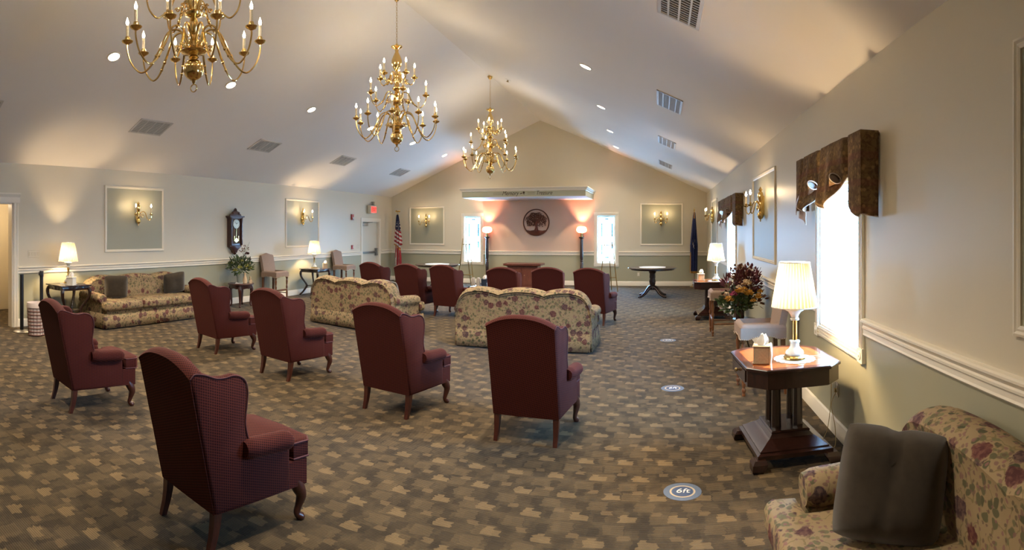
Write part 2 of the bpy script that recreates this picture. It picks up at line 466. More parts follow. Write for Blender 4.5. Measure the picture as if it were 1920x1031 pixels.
    def ball(s, c, r, n=10, m=7):
        rx, ry, rz = r if isinstance(r, tuple) else (r, r, r)
        rings = []
        for i in range(m + 1):
            q = -PI / 2 + PI * i / m; cr = max(math.cos(q), 0.02)
            rings.append([(c[0] + rx * cr * math.cos(2 * PI * j / n), c[1] + ry * cr * math.sin(2 * PI * j / n), c[2] + rz * math.sin(q)) for j in range(n)])
        return s.loft(rings)
    def build(s, name, mats, parent=None, smooth=38, sub=0):
        me = bpy.data.meshes.new(name)
        me.from_pydata([tuple(v) for v in s.v], [], s.f)
        for m in (mats if isinstance(mats, (list, tuple)) else [mats]): me.materials.append(m)
        me.polygons.foreach_set('material_index', s.mi)
        bm = bmesh.new(); bm.from_mesh(me)
        bmesh.ops.recalc_face_normals(bm, faces=bm.faces)
        bm.to_mesh(me); bm.free()
        if smooth:
            me.polygons.foreach_set('use_smooth', [True] * len(me.polygons))
            me.set_sharp_from_angle(angle=R(smooth))
        o = bpy.data.objects.new(name, me); COL.objects.link(o)
        if parent: o.parent = parent
        if sub:
            md = o.modifiers.new('subdivision', 'SUBSURF'); md.levels = sub; md.render_levels = sub
        return o

def thing(name, label, cat, loc=(0, 0, 0), rz=0.0, group=None):
    o = bpy.data.objects.new(name, None); COL.objects.link(o)
    o.empty_display_size = 0.2
    o.location = loc; o.rotation_euler = (0, 0, rz)
    o['label'] = label; o['category'] = cat
    if group: o['group'] = group
    return o
def tag(o, label, cat, group=None):
    o['label'] = label; o['category'] = cat
    if group: o['group'] = group
    return o
def struct(o):
    o['kind'] = 'structure'; return o
KIDS = {}
def kids(o):
    return [c for c in COL.objects if c.parent == o]
def dup(root, loc, rz, label, group=None):
    """copy of a thing with copies of its parts and sub-parts"""
    r = root.copy(); COL.objects.link(r)
    r.location = loc; r.rotation_euler = (0, 0, rz); r['label'] = label
    if group: r['group'] = group
    for ch in kids(root):
        c = ch.copy(); COL.objects.link(c); c.parent = r
        for g in kids(ch):
            d = g.copy(); COL.objects.link(d); d.parent = c
    return r
def part_copy(o, parent, rz=None, loc=None):
    c = o.copy(); COL.objects.link(c); c.parent = parent
    if rz is not None: c.rotation_euler = (0, 0, rz)
    if loc is not None: c.location = loc
    return c
def lamp(name, kind, loc, power, color=WARM, parent=None, radius=0.05, rot=None, **kw):
    d = bpy.data.lights.new(name, kind); d.energy = power; d.color = color
    if kind != 'AREA': d.shadow_soft_size = radius
    for k, v in kw.items(): setattr(d, k, v)
    o = bpy.data.objects.new(name, d); COL.objects.link(o); o.location = loc
    if rot: o.rotation_euler = rot
    if parent: o.parent = parent
    return o
def text_mesh(s, size, shear=0.0, depth=0.002):
    c = bpy.data.curves.new('lettering', 'FONT'); c.body = s; c.size = size; c.shear = shear
    c.extrude = depth; c.align_x = 'CENTER'; c.align_y = 'CENTER'
    o = bpy.data.objects.new('lettering', c); COL.objects.link(o)
    dg = bpy.context.evaluated_depsgraph_get()
    me = bpy.data.meshes.new_from_object(o.evaluated_get(dg))
    bpy.data.objects.remove(o); bpy.data.curves.remove(c)
    return me
def lettering(s, size, mat, parent, loc, rot, shear=0.0, name='lettering', sx=1.0):
    me = text_mesh(s, size, shear); me.materials.clear(); me.materials.append(mat)
    o = bpy.data.objects.new(name, me); COL.objects.link(o); o.parent = parent
    o.location = loc; o.rotation_euler = rot; o.scale = (sx, 1, 1)
    return o
def bez(pts, n=8):
    """Catmull-Rom through pts"""
    P = [Vector(p) for p in pts]; P = [P[0] * 2 - P[1]] + P + [P[-1] * 2 - P[-2]]
    out = []
    for i in range(1, len(P) - 2):
        for k in range(n):
            t = k / n
            out.append(0.5 * ((2 * P[i]) + (P[i + 1] - P[i - 1]) * t + (2 * P[i - 1] - 5 * P[i] + 4 * P[i + 1] - P[i + 2]) * t * t + (3 * P[i] - P[i - 1] - 3 * P[i + 1] + P[i + 2]) * t ** 3))
    out.append(P[-2])
    return out
def interp(vals, n):
    k = len(vals) - 1; out = []
    for i in range(n):
        t = i / (n - 1) * k; j = min(int(t), k - 1); out.append(vals[j] + (vals[j + 1] - vals[j]) * (t - j))
    return out

# ------------------------------------------------------------------ room shell
def wall_grid(b, axis, c, t, u0, u1, z0, z1, holes, split):
    """wall in plane axis=c, thickness t (signed, away from the room), holes [(u0,u1,z0,z1)], material 1 below split"""
    us = sorted({u0, u1, *[h[0] for h in holes], *[h[1] for h in holes]})
    zs = sorted({z0, z1, split, *[h[2] for h in holes], *[h[3] for h in holes]})
    for i in range(len(us) - 1):
        for j in range(len(zs) - 1):
            um, zm = (us[i] + us[i + 1]) / 2, (zs[j] + zs[j + 1]) / 2
            if any(h[0] < um < h[1] and h[2] < zm < h[3] for h in holes): continue
            b.cur = 1 if zm < split else 0
            if axis == 'x': b.box((c, us[i], zs[j]), (c + t, us[i + 1], zs[j + 1]))
            else: b.box((us[i], c, zs[j]), (us[i + 1], c + t, zs[j + 1]))
    b.cur = 0

b = MB(); b.box((XL - 2.4, YF - 0.2, -0.1), (XR + 0.2, YB + 0.2, 0))
floor = struct(b.build('floor', M['carpet'], smooth=0))

W1 = (3.88, 4.95, 0.84, 2.08)     # right wall windows (y0, y1, z0, z1)
W2 = (10.70, 11.95, 0.84, 2.08)
B1 = (-6.40, -5.82, 0.70, 2.20)   # back wall windows (x0, x1, z0, z1)
B2 = (-2.00, -1.42, 0.70, 2.20)
DOOR = (15.50, 16.62, 0.0, 2.04)
OPEN = (2.90, 4.05, 0.0, 2.20)
TH = 0.16
b = MB(); wall_grid(b, 'x', XL, -TH, YF, YB, 0, HE, [DOOR, OPEN], RAIL - 0.06)
wl = struct(b.build('wall_left', [M['wall'], M['sage']], smooth=0))
b = MB(); wall_grid(b, 'x', XR, TH, YF, YB, 0, HE, [W1, W2], RAIL - 0.06)
wr = struct(b.build('wall_right', [M['wall'], M['sage']], smooth=0))
def gable(b, y, t):
    b.loft([[(XL - TH, yy, HE), (XR + TH, yy, HE), (XM, yy, HA + TH * SLOPE)] for yy in (y, y + t)])
b = MB()
wall_grid(b, 'y', YB, TH, XL - TH, XR + TH, 0, HE, [B1, B2], RAIL - 0.06)
gable(b, YB, TH)
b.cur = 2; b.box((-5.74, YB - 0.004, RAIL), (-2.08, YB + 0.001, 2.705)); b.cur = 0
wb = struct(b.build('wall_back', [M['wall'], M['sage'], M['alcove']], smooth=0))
b = MB(); wall_grid(b, 'y', YF, -TH, XL - TH, XR + TH, 0, HE, [], RAIL - 0.06); gable(b, YF, -TH)
wf = struct(b.build('wall_front', [M['wall'], M['sage']], smooth=0))
b = MB()
for sx, x0 in ((1, XL), (-1, XR)):
    xe = x0 - sx * TH
    ze = HE - TH * SLOPE
    b.loft([[(xe, yy, ze), (XM, yy, HA), (XM, yy, HA + 0.15), (xe, yy, ze + 0.15)] for yy in (YF - TH, YB + TH)])
ceil = struct(b.build('ceiling', M['ceil'], smooth=0))

# corridor beyond the left doorway
b = MB()
b.box((XL - 2.3, 2.3, 0), (XL - 2.2, 5.2, 2.6)); b.box((XL - 2.3, 5.1, 0), (XL - TH, 5.2, 2.6)); b.box((XL - 2.3, 2.2, 0), (XL - TH, 2.3, 2.6)); b.box((XL - 2.3, 2.2, 2.6), (XL - TH, 5.2, 2.7))
struct(b.build('wall_hall', M['wall'], smooth=0))
lamp('corridor_ceiling_bulb', 'POINT', (XL - 1.2, 3.9, 2.3), 16, WARM)

# baseboards
def profile_x(b, x, s, y0, y1, prof):          # prof: (depth from wall, z)
    b.loft([[(x + s * d, y, z) for d, z in prof] for y in (y0, y1)])
def profile_y(b, y, s, x0, x1, prof):
    b.loft([[(x, y + s * d, z) for d, z in prof] for x in (x0, x1)])
BASE = [(0, 0), (0.018, 0), (0.018, 0.105), (0.014, 0.115), (0.014, 0.125), (0.006, 0.14), (0, 0.14)]
RP = [(0, 0.945), (0.016, 0.945), (0.022, 0.953), (0.016, 0.964), (0.016, 0.992), (0.026, 1.0), (0.026, 1.012), (0.018, 1.02), (0.024, 1.036), (0.040, 1.046), (0.040, 1.058), (0.030, 1.066), (0, 1.07)]
def runs(a0, a1, gaps):
    out = []; c = a0
    for g in sorted(gaps):
        out.append((c, g[0])); c = g[1]
    out.append((c, a1)); return out
C = 0.10
left_gaps = [(OPEN[0] - C, OPEN[1] + C), (DOOR[0] - C, DOOR[1] + C)]
for nm, prof, gl, gr, gb in (('baseboard', BASE, left_gaps, [], []), ('trim', RP, left_gaps, [(W1[0] - C, W1[1] + C), (W2[0] - C, W2[1] + C)], [(B1[0] - C, B1[1] + C), (B2[0] - C, B2[1] + C)])):
    ids = ('left', 'right', 'back') if nm == 'baseboard' else ('1', '2', '3')
    b = MB()
    for y0, y1 in runs(YF, YB, gl): profile_x(b, XL, 1, y0, y1, prof)
    struct(b.build(nm + '_' + ids[0], M['trim'], smooth=25))
    b = MB()
    for y0, y1 in runs(YF, YB, gr): profile_x(b, XR, -1, y0, y1, prof)
    struct(b.build(nm + '_' + ids[1], M['trim'], smooth=25))
    b = MB()
    for x0, x1 in runs(XL, XR, gb): profile_y(b, YB, -1, x0, x1, prof)
    struct(b.build(nm + '_' + ids[2], M['trim'], smooth=25))

# picture-frame mouldings with grey-green panels
def panel(n, side, u0, u1, z0, z1):
    b = MB(); w = 0.05
    fr = [(0, 0), (0.018, 0.004), (0.022, 0.016), (0.014, 0.026), (0.018, 0.036), (0.012, 0.05), (0, 0.05)]
    rings = []
    for (u, z, su, sz) in ((u0, z0, 1, 1), (u1, z0, -1, 1), (u1, z1, -1, -1), (u0, z1, 1, -1)):
        r = []
        for d, q in fr:
            uu, zz = u + su * q, z + sz * q
            r.append({'L': (XL + d, uu, zz), 'R': (XR - d, uu, zz), 'B': (uu, YB - d, zz)}[side])
        rings.append(r)
    b.loft(rings, loop=True)
    root = struct(b.build('trim_%d' % n, M['trim'], smooth=25))
    p = MB(); e = 0.003
    if side == 'L': p.box((XL - 0.002, u0 + w * 0.6, z0 + w * 0.6), (XL + e, u1 - w * 0.6, z1 - w * 0.6))
    if side == 'R': p.box((XR + 0.002, u0 + w * 0.6, z0 + w * 0.6), (XR - e, u1 - w * 0.6, z1 - w * 0.6))
    if side == 'B': p.box((u0 + w * 0.6, YB + 0.002, z0 + w * 0.6), (u1 - w * 0.6, YB - e, z1 - w * 0.6))
    p.build('painted_panel', M['panel'], root, smooth=0)
panel(4, 'L', 5.98, 7.46, 1.29, 2.59)
panel(5, 'L', 11.54, 13.08, 1.27, 2.56)
panel(6, 'B', -8.41, -7.10, 1.24, 2.54)
panel(7, 'B', -0.65, 0.69, 1.26, 2.58)
panel(8, 'R', 6.93, 8.65, 1.27, 2.52)
panel(9, 'R', 14.3, 15.8, 1.27, 2.56)
panel(10, 'R', 0.3, 1.97, 1.24, 2.52)

# windows
def casing(n, side, o, sill=True):
    """window: casing with corner blocks on the wall, jamb and glass in the opening"""
    u0, u1, z0, z1 = o
    def pt(u, d, z):      # d = distance into the room
        return (XR - d, u, z) if side == 'R' else (u, YB - d, z)
    def bx(b, ua, ub, da, db, za, zb):
        p, q = pt(ua, da, za), pt(ub, db, zb); b.box(p, q)
    root = bpy.data.objects.new('window_%d' % n, None); COL.objects.link(root); struct(root)
    b = MB()
    c = 0.095
    for ua, ub in ((u0 - c, u0), (u1, u1 + c)):
        bx(b, ua, ub, 0, 0.016, z0, z1)
        for k in (0.012, 0.04, 0.068): bx(b, ua + k, ua + k + 0.012, 0.014, 0.024, z0, z1)
    for za, zb in ((z0 - c, z0), (z1, z1 + c)):
        bx(b, u0, u1, 0, 0.016, za, zb)
        for k in (0.012, 0.04, 0.068): bx(b, u0, u1, 0.014, 0.024, za + k, za + k + 0.012)
    b.build('casing', M['trim'], root, smooth=0)
    b = MB()
    for ua in (u0 - c - 0.006, u1 - 0.006):
        for za in (z0 - c - 0.006, z1 - 0.006):
            bx(b, ua, ua + c + 0.012, 0, 0.028, za, za + c + 0.012)
            cc = Vector(pt(ua + c / 2 + 0.006, 0.028, za + c / 2 + 0.006))
            ax = Vector((-1, 0, 0)) if side == 'R' else Vector((0, -1, 0))
            b.tube([cc, cc + ax * 0.006, cc + ax * 0.007], [0.034, 0.03, 0.02], 14)
            b.tube([cc, cc + ax * 0.012], [0.015, 0.008], 12)
    b.build('corner_block', M['trim'], root, smooth=30)
    b = MB(); t = 0.03
    for ua, ub, za, zb in ((u0, u0 + 0.015, z0, z1), (u1 - 0.015, u1, z0, z1), (u0, u1, z0, z0 + 0.015), (u0, u1, z1 - 0.015, z1)):
        bx(b, ua, ub, 0, -TH, za, zb)
    for ua, ub, za, zb in ((u0 + 0.015, u0 + 0.055, z0 + 0.015, z1 - 0.015), (u1 - 0.055, u1 - 0.015, z0 + 0.015, z1 - 0.015), (u0 + 0.055, u1 - 0.055, z0 + 0.015, z0 + 0.06), (u0 + 0.055, u1 - 0.055, z1 - 0.06, z1 - 0.015)):
        bx(b, ua, ub, -0.09, -0.13, za, zb)
    b.build('sash', M['trim'], root, smooth=0)
    b = MB(); bx(b, u0 + 0.05, u1 - 0.05, -0.108, -0.112, z0 + 0.05, z1 - 0.05)
    b.build('pane', M['glassy'], root, smooth=0)
    # the sampler looks for the sky through the opening
    d = bpy.data.lights.new('sky_portal', 'AREA'); d.shape = 'RECTANGLE'; d.size = u1 - u0; d.size_y = z1 - z0
    try: d.cycles.is_portal = True
    except Exception: d.energy = 0
    l = bpy.data.objects.new('sky_portal', d); COL.objects.link(l); l.location = pt((u0 + u1) / 2, -TH - 0.01, (z0 + z1) / 2)
    l.rotation_euler = (PI / 2, 0, PI / 2) if side == 'R' else (-PI / 2, 0, 0)
    l.parent = root
    return root
w1 = casing(1, 'R', W1); w2 = casing(2, 'R', W2); w3 = casing(3, 'B', B1); w4 = casing(4, 'B', B2)
M['lead'] = plain('leaded_came', (0.16, 0.34, 0.42), 0.5, 0, 0.4, 0)
for root, o in ((w3, B1), (w4, B2)):              # leaded design in the narrow back windows
    b = MB(); u0, u1, z0, z1 = o; y = YB + 0.100
    def ln(a, c, r=0.006): b.tube([(u0 + a[0] * (u1 - u0), y, z0 + a[1] * (z1 - z0)), (u0 + c[0] * (u1 - u0), y, z0 + c[1] * (z1 - z0))], r * 1.9, 5)
    for a, c, r in (((0.24, .55), (.24, .84), .016), ((.80, .55), (.80, .84), .016), ((.80, .30), (.80, .45), .014), ((.40, .93), (.62, .93), .014), ((.30, .90), (.34, .93), .008), ((.72, .93), (.75, .90), .008), ((.24, .18), (.24, .40), .012), ((.52, .70), (.58, .55), .008), ((.58, .55), (.5, .3), .006), ((.40, .12), (.62, .12), .012)): ln(a, c, r)
    b.build('leaded_lines', M['lead'], root)

# blinds in the right-hand windows (things hung inside the opening)
def blind(o, label):
    u0, u1, z0, z1 = o
    root = thing('window_blind', label, 'blind', (XR + 0.045, (u0 + u1) / 2, z0 + 0.02), 0, 'white blinds in the right wall windows')
    w = (u1 - u0) / 2 - 0.02
    b = MB(); b.box((-0.02, -w, z1 - z0 - 0.07), (0.02, w, z1 - z0 - 0.03)); b.build('headrail', M['blind'], root, smooth=0)
    b = MB(); n = int((z1 - z0 - 0.1) / 0.044)
    for k in range(n):
        z = 0.02 + k * 0.044; a = R(28)
        dx, dz = 0.023 * math.cos(a), 0.023 * math.sin(a)
        b.loft([[(-dx, y, z - dz), (0, y, z + 0.002), (dx, y, z + dz), (dx, y, z + dz + 0.001), (0, y, z + 0.0035), (-dx, y, z - dz + 0.001)] for y in (-w, w)])
    b.build('slats', M['blind'], root, smooth=60)
    b = MB()
    for y in (-w * 0.7, 0, w * 0.7): b.tube([(0, y, 0), (0, y, z1 - z0 - 0.05)], 0.0015, 4)
    b.build('ladder_cord', M['white'], root)
blind(W1, 'white slatted blind behind the nearest table lamp on the right wall')
blind(W2, 'white slatted blind in the far right wall window')

# ------------------------------------------------------------------ valances
def valance(y0, y1, label):
    """y0 = near end, y1 = far end along the right wall; local: x into the room is negative"""
    L = y1 - y0; D = 0.14; H = 0.58
    root = thing('window_valance', label, 'valance', (XR, y0, 1.79), 0, 'draped tapestry valances')
    # mounting board and the pleated front, swept along near return - front - far return
    path = []
    for k in range(9): path.append((-D * k / 8, 0.0, k / 8 * 0.0, 'ret'))
    n = 84
    b = MB(); rows = 16; pts = []
    cols = []
    for k in range(7): cols.append((-0.012 - (D - 0.012) * k / 6, 0.0, -1 - (1 - k / 6)))          # near return
    for k in range(1, n): cols.append((-D, L * k / n, k / n))
    for k in range(7): cols.append((-D + (D - 0.012) * k / 6, L, 2 + k / 6))                     # far return
    def bottom(s):
        if s <= -1: return 0.02 - 0.02 * (-1 - s)
        if s >= 2: return 0.10
        if s < 0.155: return 0.0 + 0.13 * (s / 0.155) ** 1.8
        if s < 0.185: return 0.13 + 0.19 * (s - 0.155) / 0.03
        if s < 0.53: q = (s - 0.185) / 0.345; return 0.32 - 0.24 * math.sin(PI * q) ** 0.75
        if s < 0.86: q = (s - 0.53) / 0.33; return 0.32 - 0.24 * math.sin(PI * q) ** 0.75
        q = (s - 0.86) / 0.14; return 0.30 - 0.26 * q
    def fold(s, v):                       # v: 0 top, 1 bottom
        if s <= -1: return 0.006 * math.sin(9 * s) * v
        if s >= 2: return 0.0
        f = 0.0
        for c0, w, a in ((0.17, 0.018, 0.06), (0.55, 0.018, 0.06), (0.86, 0.018, 0.05)): f -= -a * (0.3 + 0.7 * v) * math.exp(-((s - c0) / w) ** 2)
        if 0.19 < s < 0.53: f -= (0.075 * math.sin(PI * (s - 0.17) / 0.38) + 0.022 * math.sin(5 * PI * (s - 0.17) / 0.38 + 3.2 * v)) * (0.06 + 1.1 * v)
        elif 0.57 < s < 0.84: f -= (0.075 * math.sin(PI * (s - 0.55) / 0.31) + 0.022 * math.sin(5 * PI * (s - 0.55) / 0.31 + 3.2 * v)) * (0.06 + 1.1 * v)
        elif s < 0.15: f -= 0.018 * math.sin(PI * s / 0.15) * v
        else: f -= 0.03 * math.sin(PI * (s - 0.86) / 0.14) * v
        return f
    vs, fs = [], []
    for (x, y, s) in cols:
        zb = bottom(s)
        for r in range(rows + 1):
            v = r / rows
            vs.append((x + (fold(s, v) if 0 <= s <= 1 else 0), y + (fold(s, v) if s <= -1 else 0), H - (H - zb) * v))
    for i in range(len(cols) - 1):
        for r in range(rows):
            a = i * (rows + 1) + r; fs.append((a, a + 1, a + rows + 2, a + rows + 1))
    b.add(vs, fs)
    o = b.build('drape', M['tape'], root, smooth=60)
    sd = o.modifiers.new('thickness', 'SOLIDIFY'); sd.thickness = 0.006; sd.offset = 0
    b = MB(); b.box((-D + 0.015, 0.01, H - 0.03), (0, L - 0.01, H - 0.008)); b.build('mounting_board', M['tape'], root, smooth=0)
    # rolled horns with the pale lining showing, and the lining tail at the far end
    for s, z in ((0.205, 0.285), (0.545, 0.285)):
        b = MB(); c = Vector((-D - 0.062, L * s, z)); rings = []
        for k in range(8):
            q = k / 7; f = 1 - 0.75 * q
            rings.append([(c.x + 0.02 * q + 0.050 * f * math.cos(2 * PI * j / 20), c.y + 0.19 * q + 0.02 * f * math.cos(2 * PI * j / 20), c.z - 0.10 * q * q + f * (0.033 * math.sin(2 * PI * j / 20) - 0.012 * math.cos(2 * PI * j / 20))) for j in range(20)])
        b.loft(rings, caps=False)
        h = b.build('rolled_fold', M['tape'], root, smooth=60)
        md = h.modifiers.new('thickness', 'SOLIDIFY'); md.thickness = 0.003
        b = MB(); inner = [[(p[0] + (q0.x - p[0]) * 0.09, p[1] + 0.004, p[2] + (q0.z - p[2]) * 0.09) for p in r] for r, q0 in ((rings[k], Vector((c.x + 0.02 * k / 7, 0, c.z - 0.10 * (k / 7) ** 2))) for k in range(2))]
        b.loft(inner, caps=False); b.add(inner[-1], [tuple(range(len(inner[-1])))]); b.tube([*rings[0], rings[0][0], rings[0][1]], 0.0045, 6, caps=False)
        b.build('lining_edge', M['lining'], h, smooth=60)
    b = MB(); vs = []; fs = []
    for k in range(9):
        q = k / 8
        for r in range(5):
            v = r / 4; vs.append((-D + 0.03 + 0.02 * math.sin(PI * q), L * (0.86 + 0.15 * q), 0.20 - v * (0.20 - 0.03 * q + 0.02 * math.cos(PI * q)) - 0.02))
    for k in range(8):
        for r in range(4): a = k * 5 + r; fs.append((a, a + 1, a + 6, a + 5))
    b.add(vs, fs); o = b.build('lining_tail', M['lining'], root, smooth=60)
    md = o.modifiers.new('thickness', 'SOLIDIFY'); md.thickness = 0.004
    b = MB(); pts = [(x + (fold(s, 1) if 0 <= s <= 1 else 0), y, bottom(s)) for x, y, s in cols]
    b.tube(pts, 0.0045, 5); b.build('hem_cord', M['lining'], root)
    return root
valance(3.50, 5.28, 'draped tapestry valance over the window behind the nearest table lamp')
valance(9.75, 12.75, 'draped tapestry valance over the far right wall window')

# ------------------------------------------------------------------ doors
root = bpy.data.objects.new('door_1', None); COL.objects.link(root); struct(root)
b = MB(); y0, y1, z0, z1 = DOOR
b.box((XL - 0.08, y0 + 0.03, 0.01), (XL - 0.125, y1 - 0.03, z1 - 0.03)); b.build('door_leaf', M['door'], root, smooth=0)
b = MB()
for ya, yb, za, zb in ((y0 - 0.09, y0, 0, z1 + 0.09), (y1, y1 + 0.09, 0, z1 + 0.09), (y0, y1, z1, z1 + 0.09)):
    b.box((XL, ya, za), (XL + 0.018, yb, zb))
for ya, yb, za, zb in ((y0, y0 + 0.03, 0, z1), (y1 - 0.03, y1, 0, z1), (y0, y1, z1 - 0.03, z1)):
    b.box((XL, ya, za), (XL - TH, yb, zb))
b.build('door_frame', M['trim'], root, smooth=0)
b = MB(); b.rbox((XL - 0.075, y0 + 0.05, 0.99), (XL - 0.02, y1 - 0.12, 1.045), 0.01); b.rbox((XL - 0.08, y1 - 0.20, 0.90), (XL - 0.005, y1 - 0.06, 1.14), 0.02)
b.build('panic_bar', M['greymetal'], root)
b = MB(); b.rbox((XL - 0.08, y0 + 0.06, 1.88), (XL + 0.0, y0 + 0.40, 1.98), 0.012); b.tube([(XL - 0.02, y0 + 0.36, 1.98), (XL + 0.005, y0 + 0.65, 2.0)], 0.01)
b.build('door_closer', M['greymetal'], root)
root = bpy.data.objects.new('door_2', None); COL.objects.link(root); struct(root)
b = MB(); y0, y1, z0, z1 = OPEN
for ya, yb in ((y0 - 0.10, y0), (y1, y1 + 0.10)):
    b.box((XL, ya, 0), (XL + 0.02, yb, z1)); b.box((XL, ya + 0.015, 0), (XL + 0.028, ya + 0.03, z1)); b.box((XL, yb - 0.03, 0), (XL + 0.028, yb - 0.015, z1))
b.loft([[(XL, y, z1), (XL + 0.022, y, z1), (XL + 0.026, y, z1 + 0.10), (XL + 0.06, y, z1 + 0.15), (XL + 0.06, y, z1 + 0.175), (XL, y, z1 + 0.175)] for y in (y0 - 0.13, y1 + 0.13)])
for ya, yb, za, zb in ((y0, y0 + 0.02, 0, z1), (y1 - 0.02, y1, 0, z1), (y0, y1, z1 - 0.02, z1)): b.box((XL, ya, za), (XL - TH, yb, zb))
b.build('door_frame', M['trim'], root, smooth=20)

# ------------------------------------------------------------------ canopy over the alcove (lit bulkhead)
CX0, CX1, CY0, CZ0, CZ1 = -5.80, -2.12, 15.71, 2.705, 2.90
root = bpy.data.objects.new('trim_11', None); COL.objects.link(root); struct(root)
b = MB(); b.box((CX0, CY0, CZ0), (CX1, YB, CZ1)); b.build('fascia', M['sage'], root, smooth=0)
M['soffit'] = paint('soffit_paint', (0.78, 0.74, 0.72))
b = MB(); b.box((CX0 + 0.01, CY0 + 0.01, CZ0 - 0.012), (CX1 - 0.01, YB, CZ0 + 0.002)); b.build('soffit', M['soffit'], root, smooth=0)
b = MB()
pr = [(0, CZ1 - 0.04), (0.02, CZ1 - 0.03), (0.03, CZ1), (0.07, CZ1 + 0.05), (0.07, CZ1 + 0.075), (0, CZ1 + 0.075)]
rings = []
for (x, y, nx, ny) in ((CX0, YB, -1, 0), (CX0, CY0, -1, -1), (CX1, CY0, 1, -1), (CX1, YB, 1, 0)):
    rings.append([(x + nx * d, y + ny * d, z) for d, z in pr])
b.loft(rings); b.box((CX0, CY0, CZ1), (CX1, YB, CZ1 + 0.07)); b.build('crown_moulding', M['trim'], root, smooth=20)
rot = (PI / 2, 0, 0)
lettering('Memory', 0.175, M['ink'], root, (-4.315, CY0 - 0.002, 2.80), rot, 0.35, sx=0.82)
lettering('Treasure', 0.165, M['ink'], root, (-3.315, CY0 - 0.002, 2.80), rot, 0.35, sx=0.78)
b = MB()
for xa, xb in ((-4.83, -4.55), (-3.80, -3.58)):
    for z in (2.765, 2.81):
        b.box((xa, CY0 - 0.002, z), (xb, CY0, z + 0.010))
b.build('small_lettering', M['fadedink'], root, smooth=0)
b = MB(); b.tube([(-4.02, CY0 - 0.002, 2.78), (-3.98, CY0 - 0.002, 2.80), (-3.95, CY0 - 0.002, 2.79)], 0.012, 6); b.ball((-3.91, CY0 - 0.001, 2.815), (0.03, 0.003, 0.035)); b.tube([(-3.92, CY0 - 0.002, 2.80), (-3.90, CY0 - 0.002, 2.75)], 0.006, 5)
b.build('leaf_mark', M['ink'], root)
b = MB(); b.lathe([(0.062, -0.006), (0.075, -0.004), (0.078, 0.0), (0.06, 0.006), (0.055, 0.003)], 20)
ring_me = b.build('recessed_light_ring', M['trim'], root); 
SOFF = [(-5.22, 17.05), (-4.58, 16.40), (-3.37, 16.40), (-2.62, 17.05)]
b = MB(); b.lathe([(0.001, 0.0), (0.056, 0.0), (0.056, 0.004), (0.001, 0.004)], 18); lens_me = b.build('lens', M['lens'], ring_me)
for i, (x, y) in enumerate(SOFF):
    r = ring_me if i == 0 else part_copy(ring_me, root)
    r.location = (x, y, CZ0 - 0.012)
    if i: part_copy(lens_me, r)
    lamp('soffit_spot', 'SPOT', (x, y, CZ0 - 0.05), P_SOFFIT, (1, 0.72, 0.44), None, 0.012, (0, 0, 0), spot_size=R(72), spot_blend=0.12)

# ------------------------------------------------------------------ recessed ceiling lights, vents, detector
def ceil_frame(x):
    """matrix at a ceiling point: z axis = into the room"""
    return (HE + (x - XL) * SLOPE if x < XM else HE + (XR - x) * SLOPE), (-SANG if x < XM else SANG)
def on_ceiling(o, x, y, off=0.0):
    z, a = ceil_frame(x)
    n = Vector((-math.sin(a) * -1, 0, 0))
    o.location = (x, y, z); o.rotation_euler = (0, a, 0)
LPOS = [(-6.4, 2.0), (-6.4, 4.36), (-6.4, 6.67), (-6.43, 8.98), (-6.43, 11.33), (-6.47, 13.68), (-6.52, 16.1), (-1.05, 2.4), (-1.05, 5.1), (-1.05, 7.82), (-1.12, 10.52), (-1.2, 13.26), (-1.28, 16.0)]
LNAMES = {1: 'lit recessed ceiling light left of the nearest chandelier', 2: 'lit recessed ceiling light just right under the nearest chandelier', 3: 'lit recessed ceiling light on the left slope between the nearest and middle chandeliers',
          4: 'lit recessed ceiling light behind the left arms of the middle chandelier', 5: 'lit recessed ceiling light below right of the middle chandelier', 6: 'farthest lit recessed ceiling light on the left slope near the far chandelier',
          9: 'nearest lit recessed ceiling light on the right slope', 10: 'second nearest lit recessed ceiling light on the right slope', 11: 'third nearest lit recessed ceiling light on the right slope', 12: 'farthest lit recessed ceiling light on the right slope'}
first = None
for i, (x, y) in enumerate(LPOS):
    z, a = ceil_frame(x)
    if i in LNAMES:
        if first is None:
            root = thing('recessed_light', LNAMES[i], 'ceiling light', group='recessed ceiling lights')
            b = MB(); b.lathe([(0.078, 0.0), (0.10, -0.001), (0.098, -0.008), (0.08, -0.012), (0.076, 0.0)], 24); b.build('trim_ring', M['trim'], root)
            b = MB(); b.lathe([(0.001, -0.006), (0.078, -0.006), (0.078, -0.001), (0.001, -0.001)], 24); b.build('lens', M['lens'], root)
            first = root; o = root
        else: o = dup(first, (0, 0, 0), 0, LNAMES[i], 'recessed ceiling lights')
        o.location = (x, y, z); o.rotation_euler = (0, a, 0)
    nx = math.sin(a)
    lamp('recessed_bulb', 'SPOT', (x + (0.03 if x < XM else -0.03), y, z - 0.05), P_RECESS * (0.45 if y > 15.5 else 1.15 if y < 6 else 1.0), (1.0, 0.86, 0.68), None, 0.06, (0, a * 0.5, 0), spot_size=R(138), spot_blend=0.9)

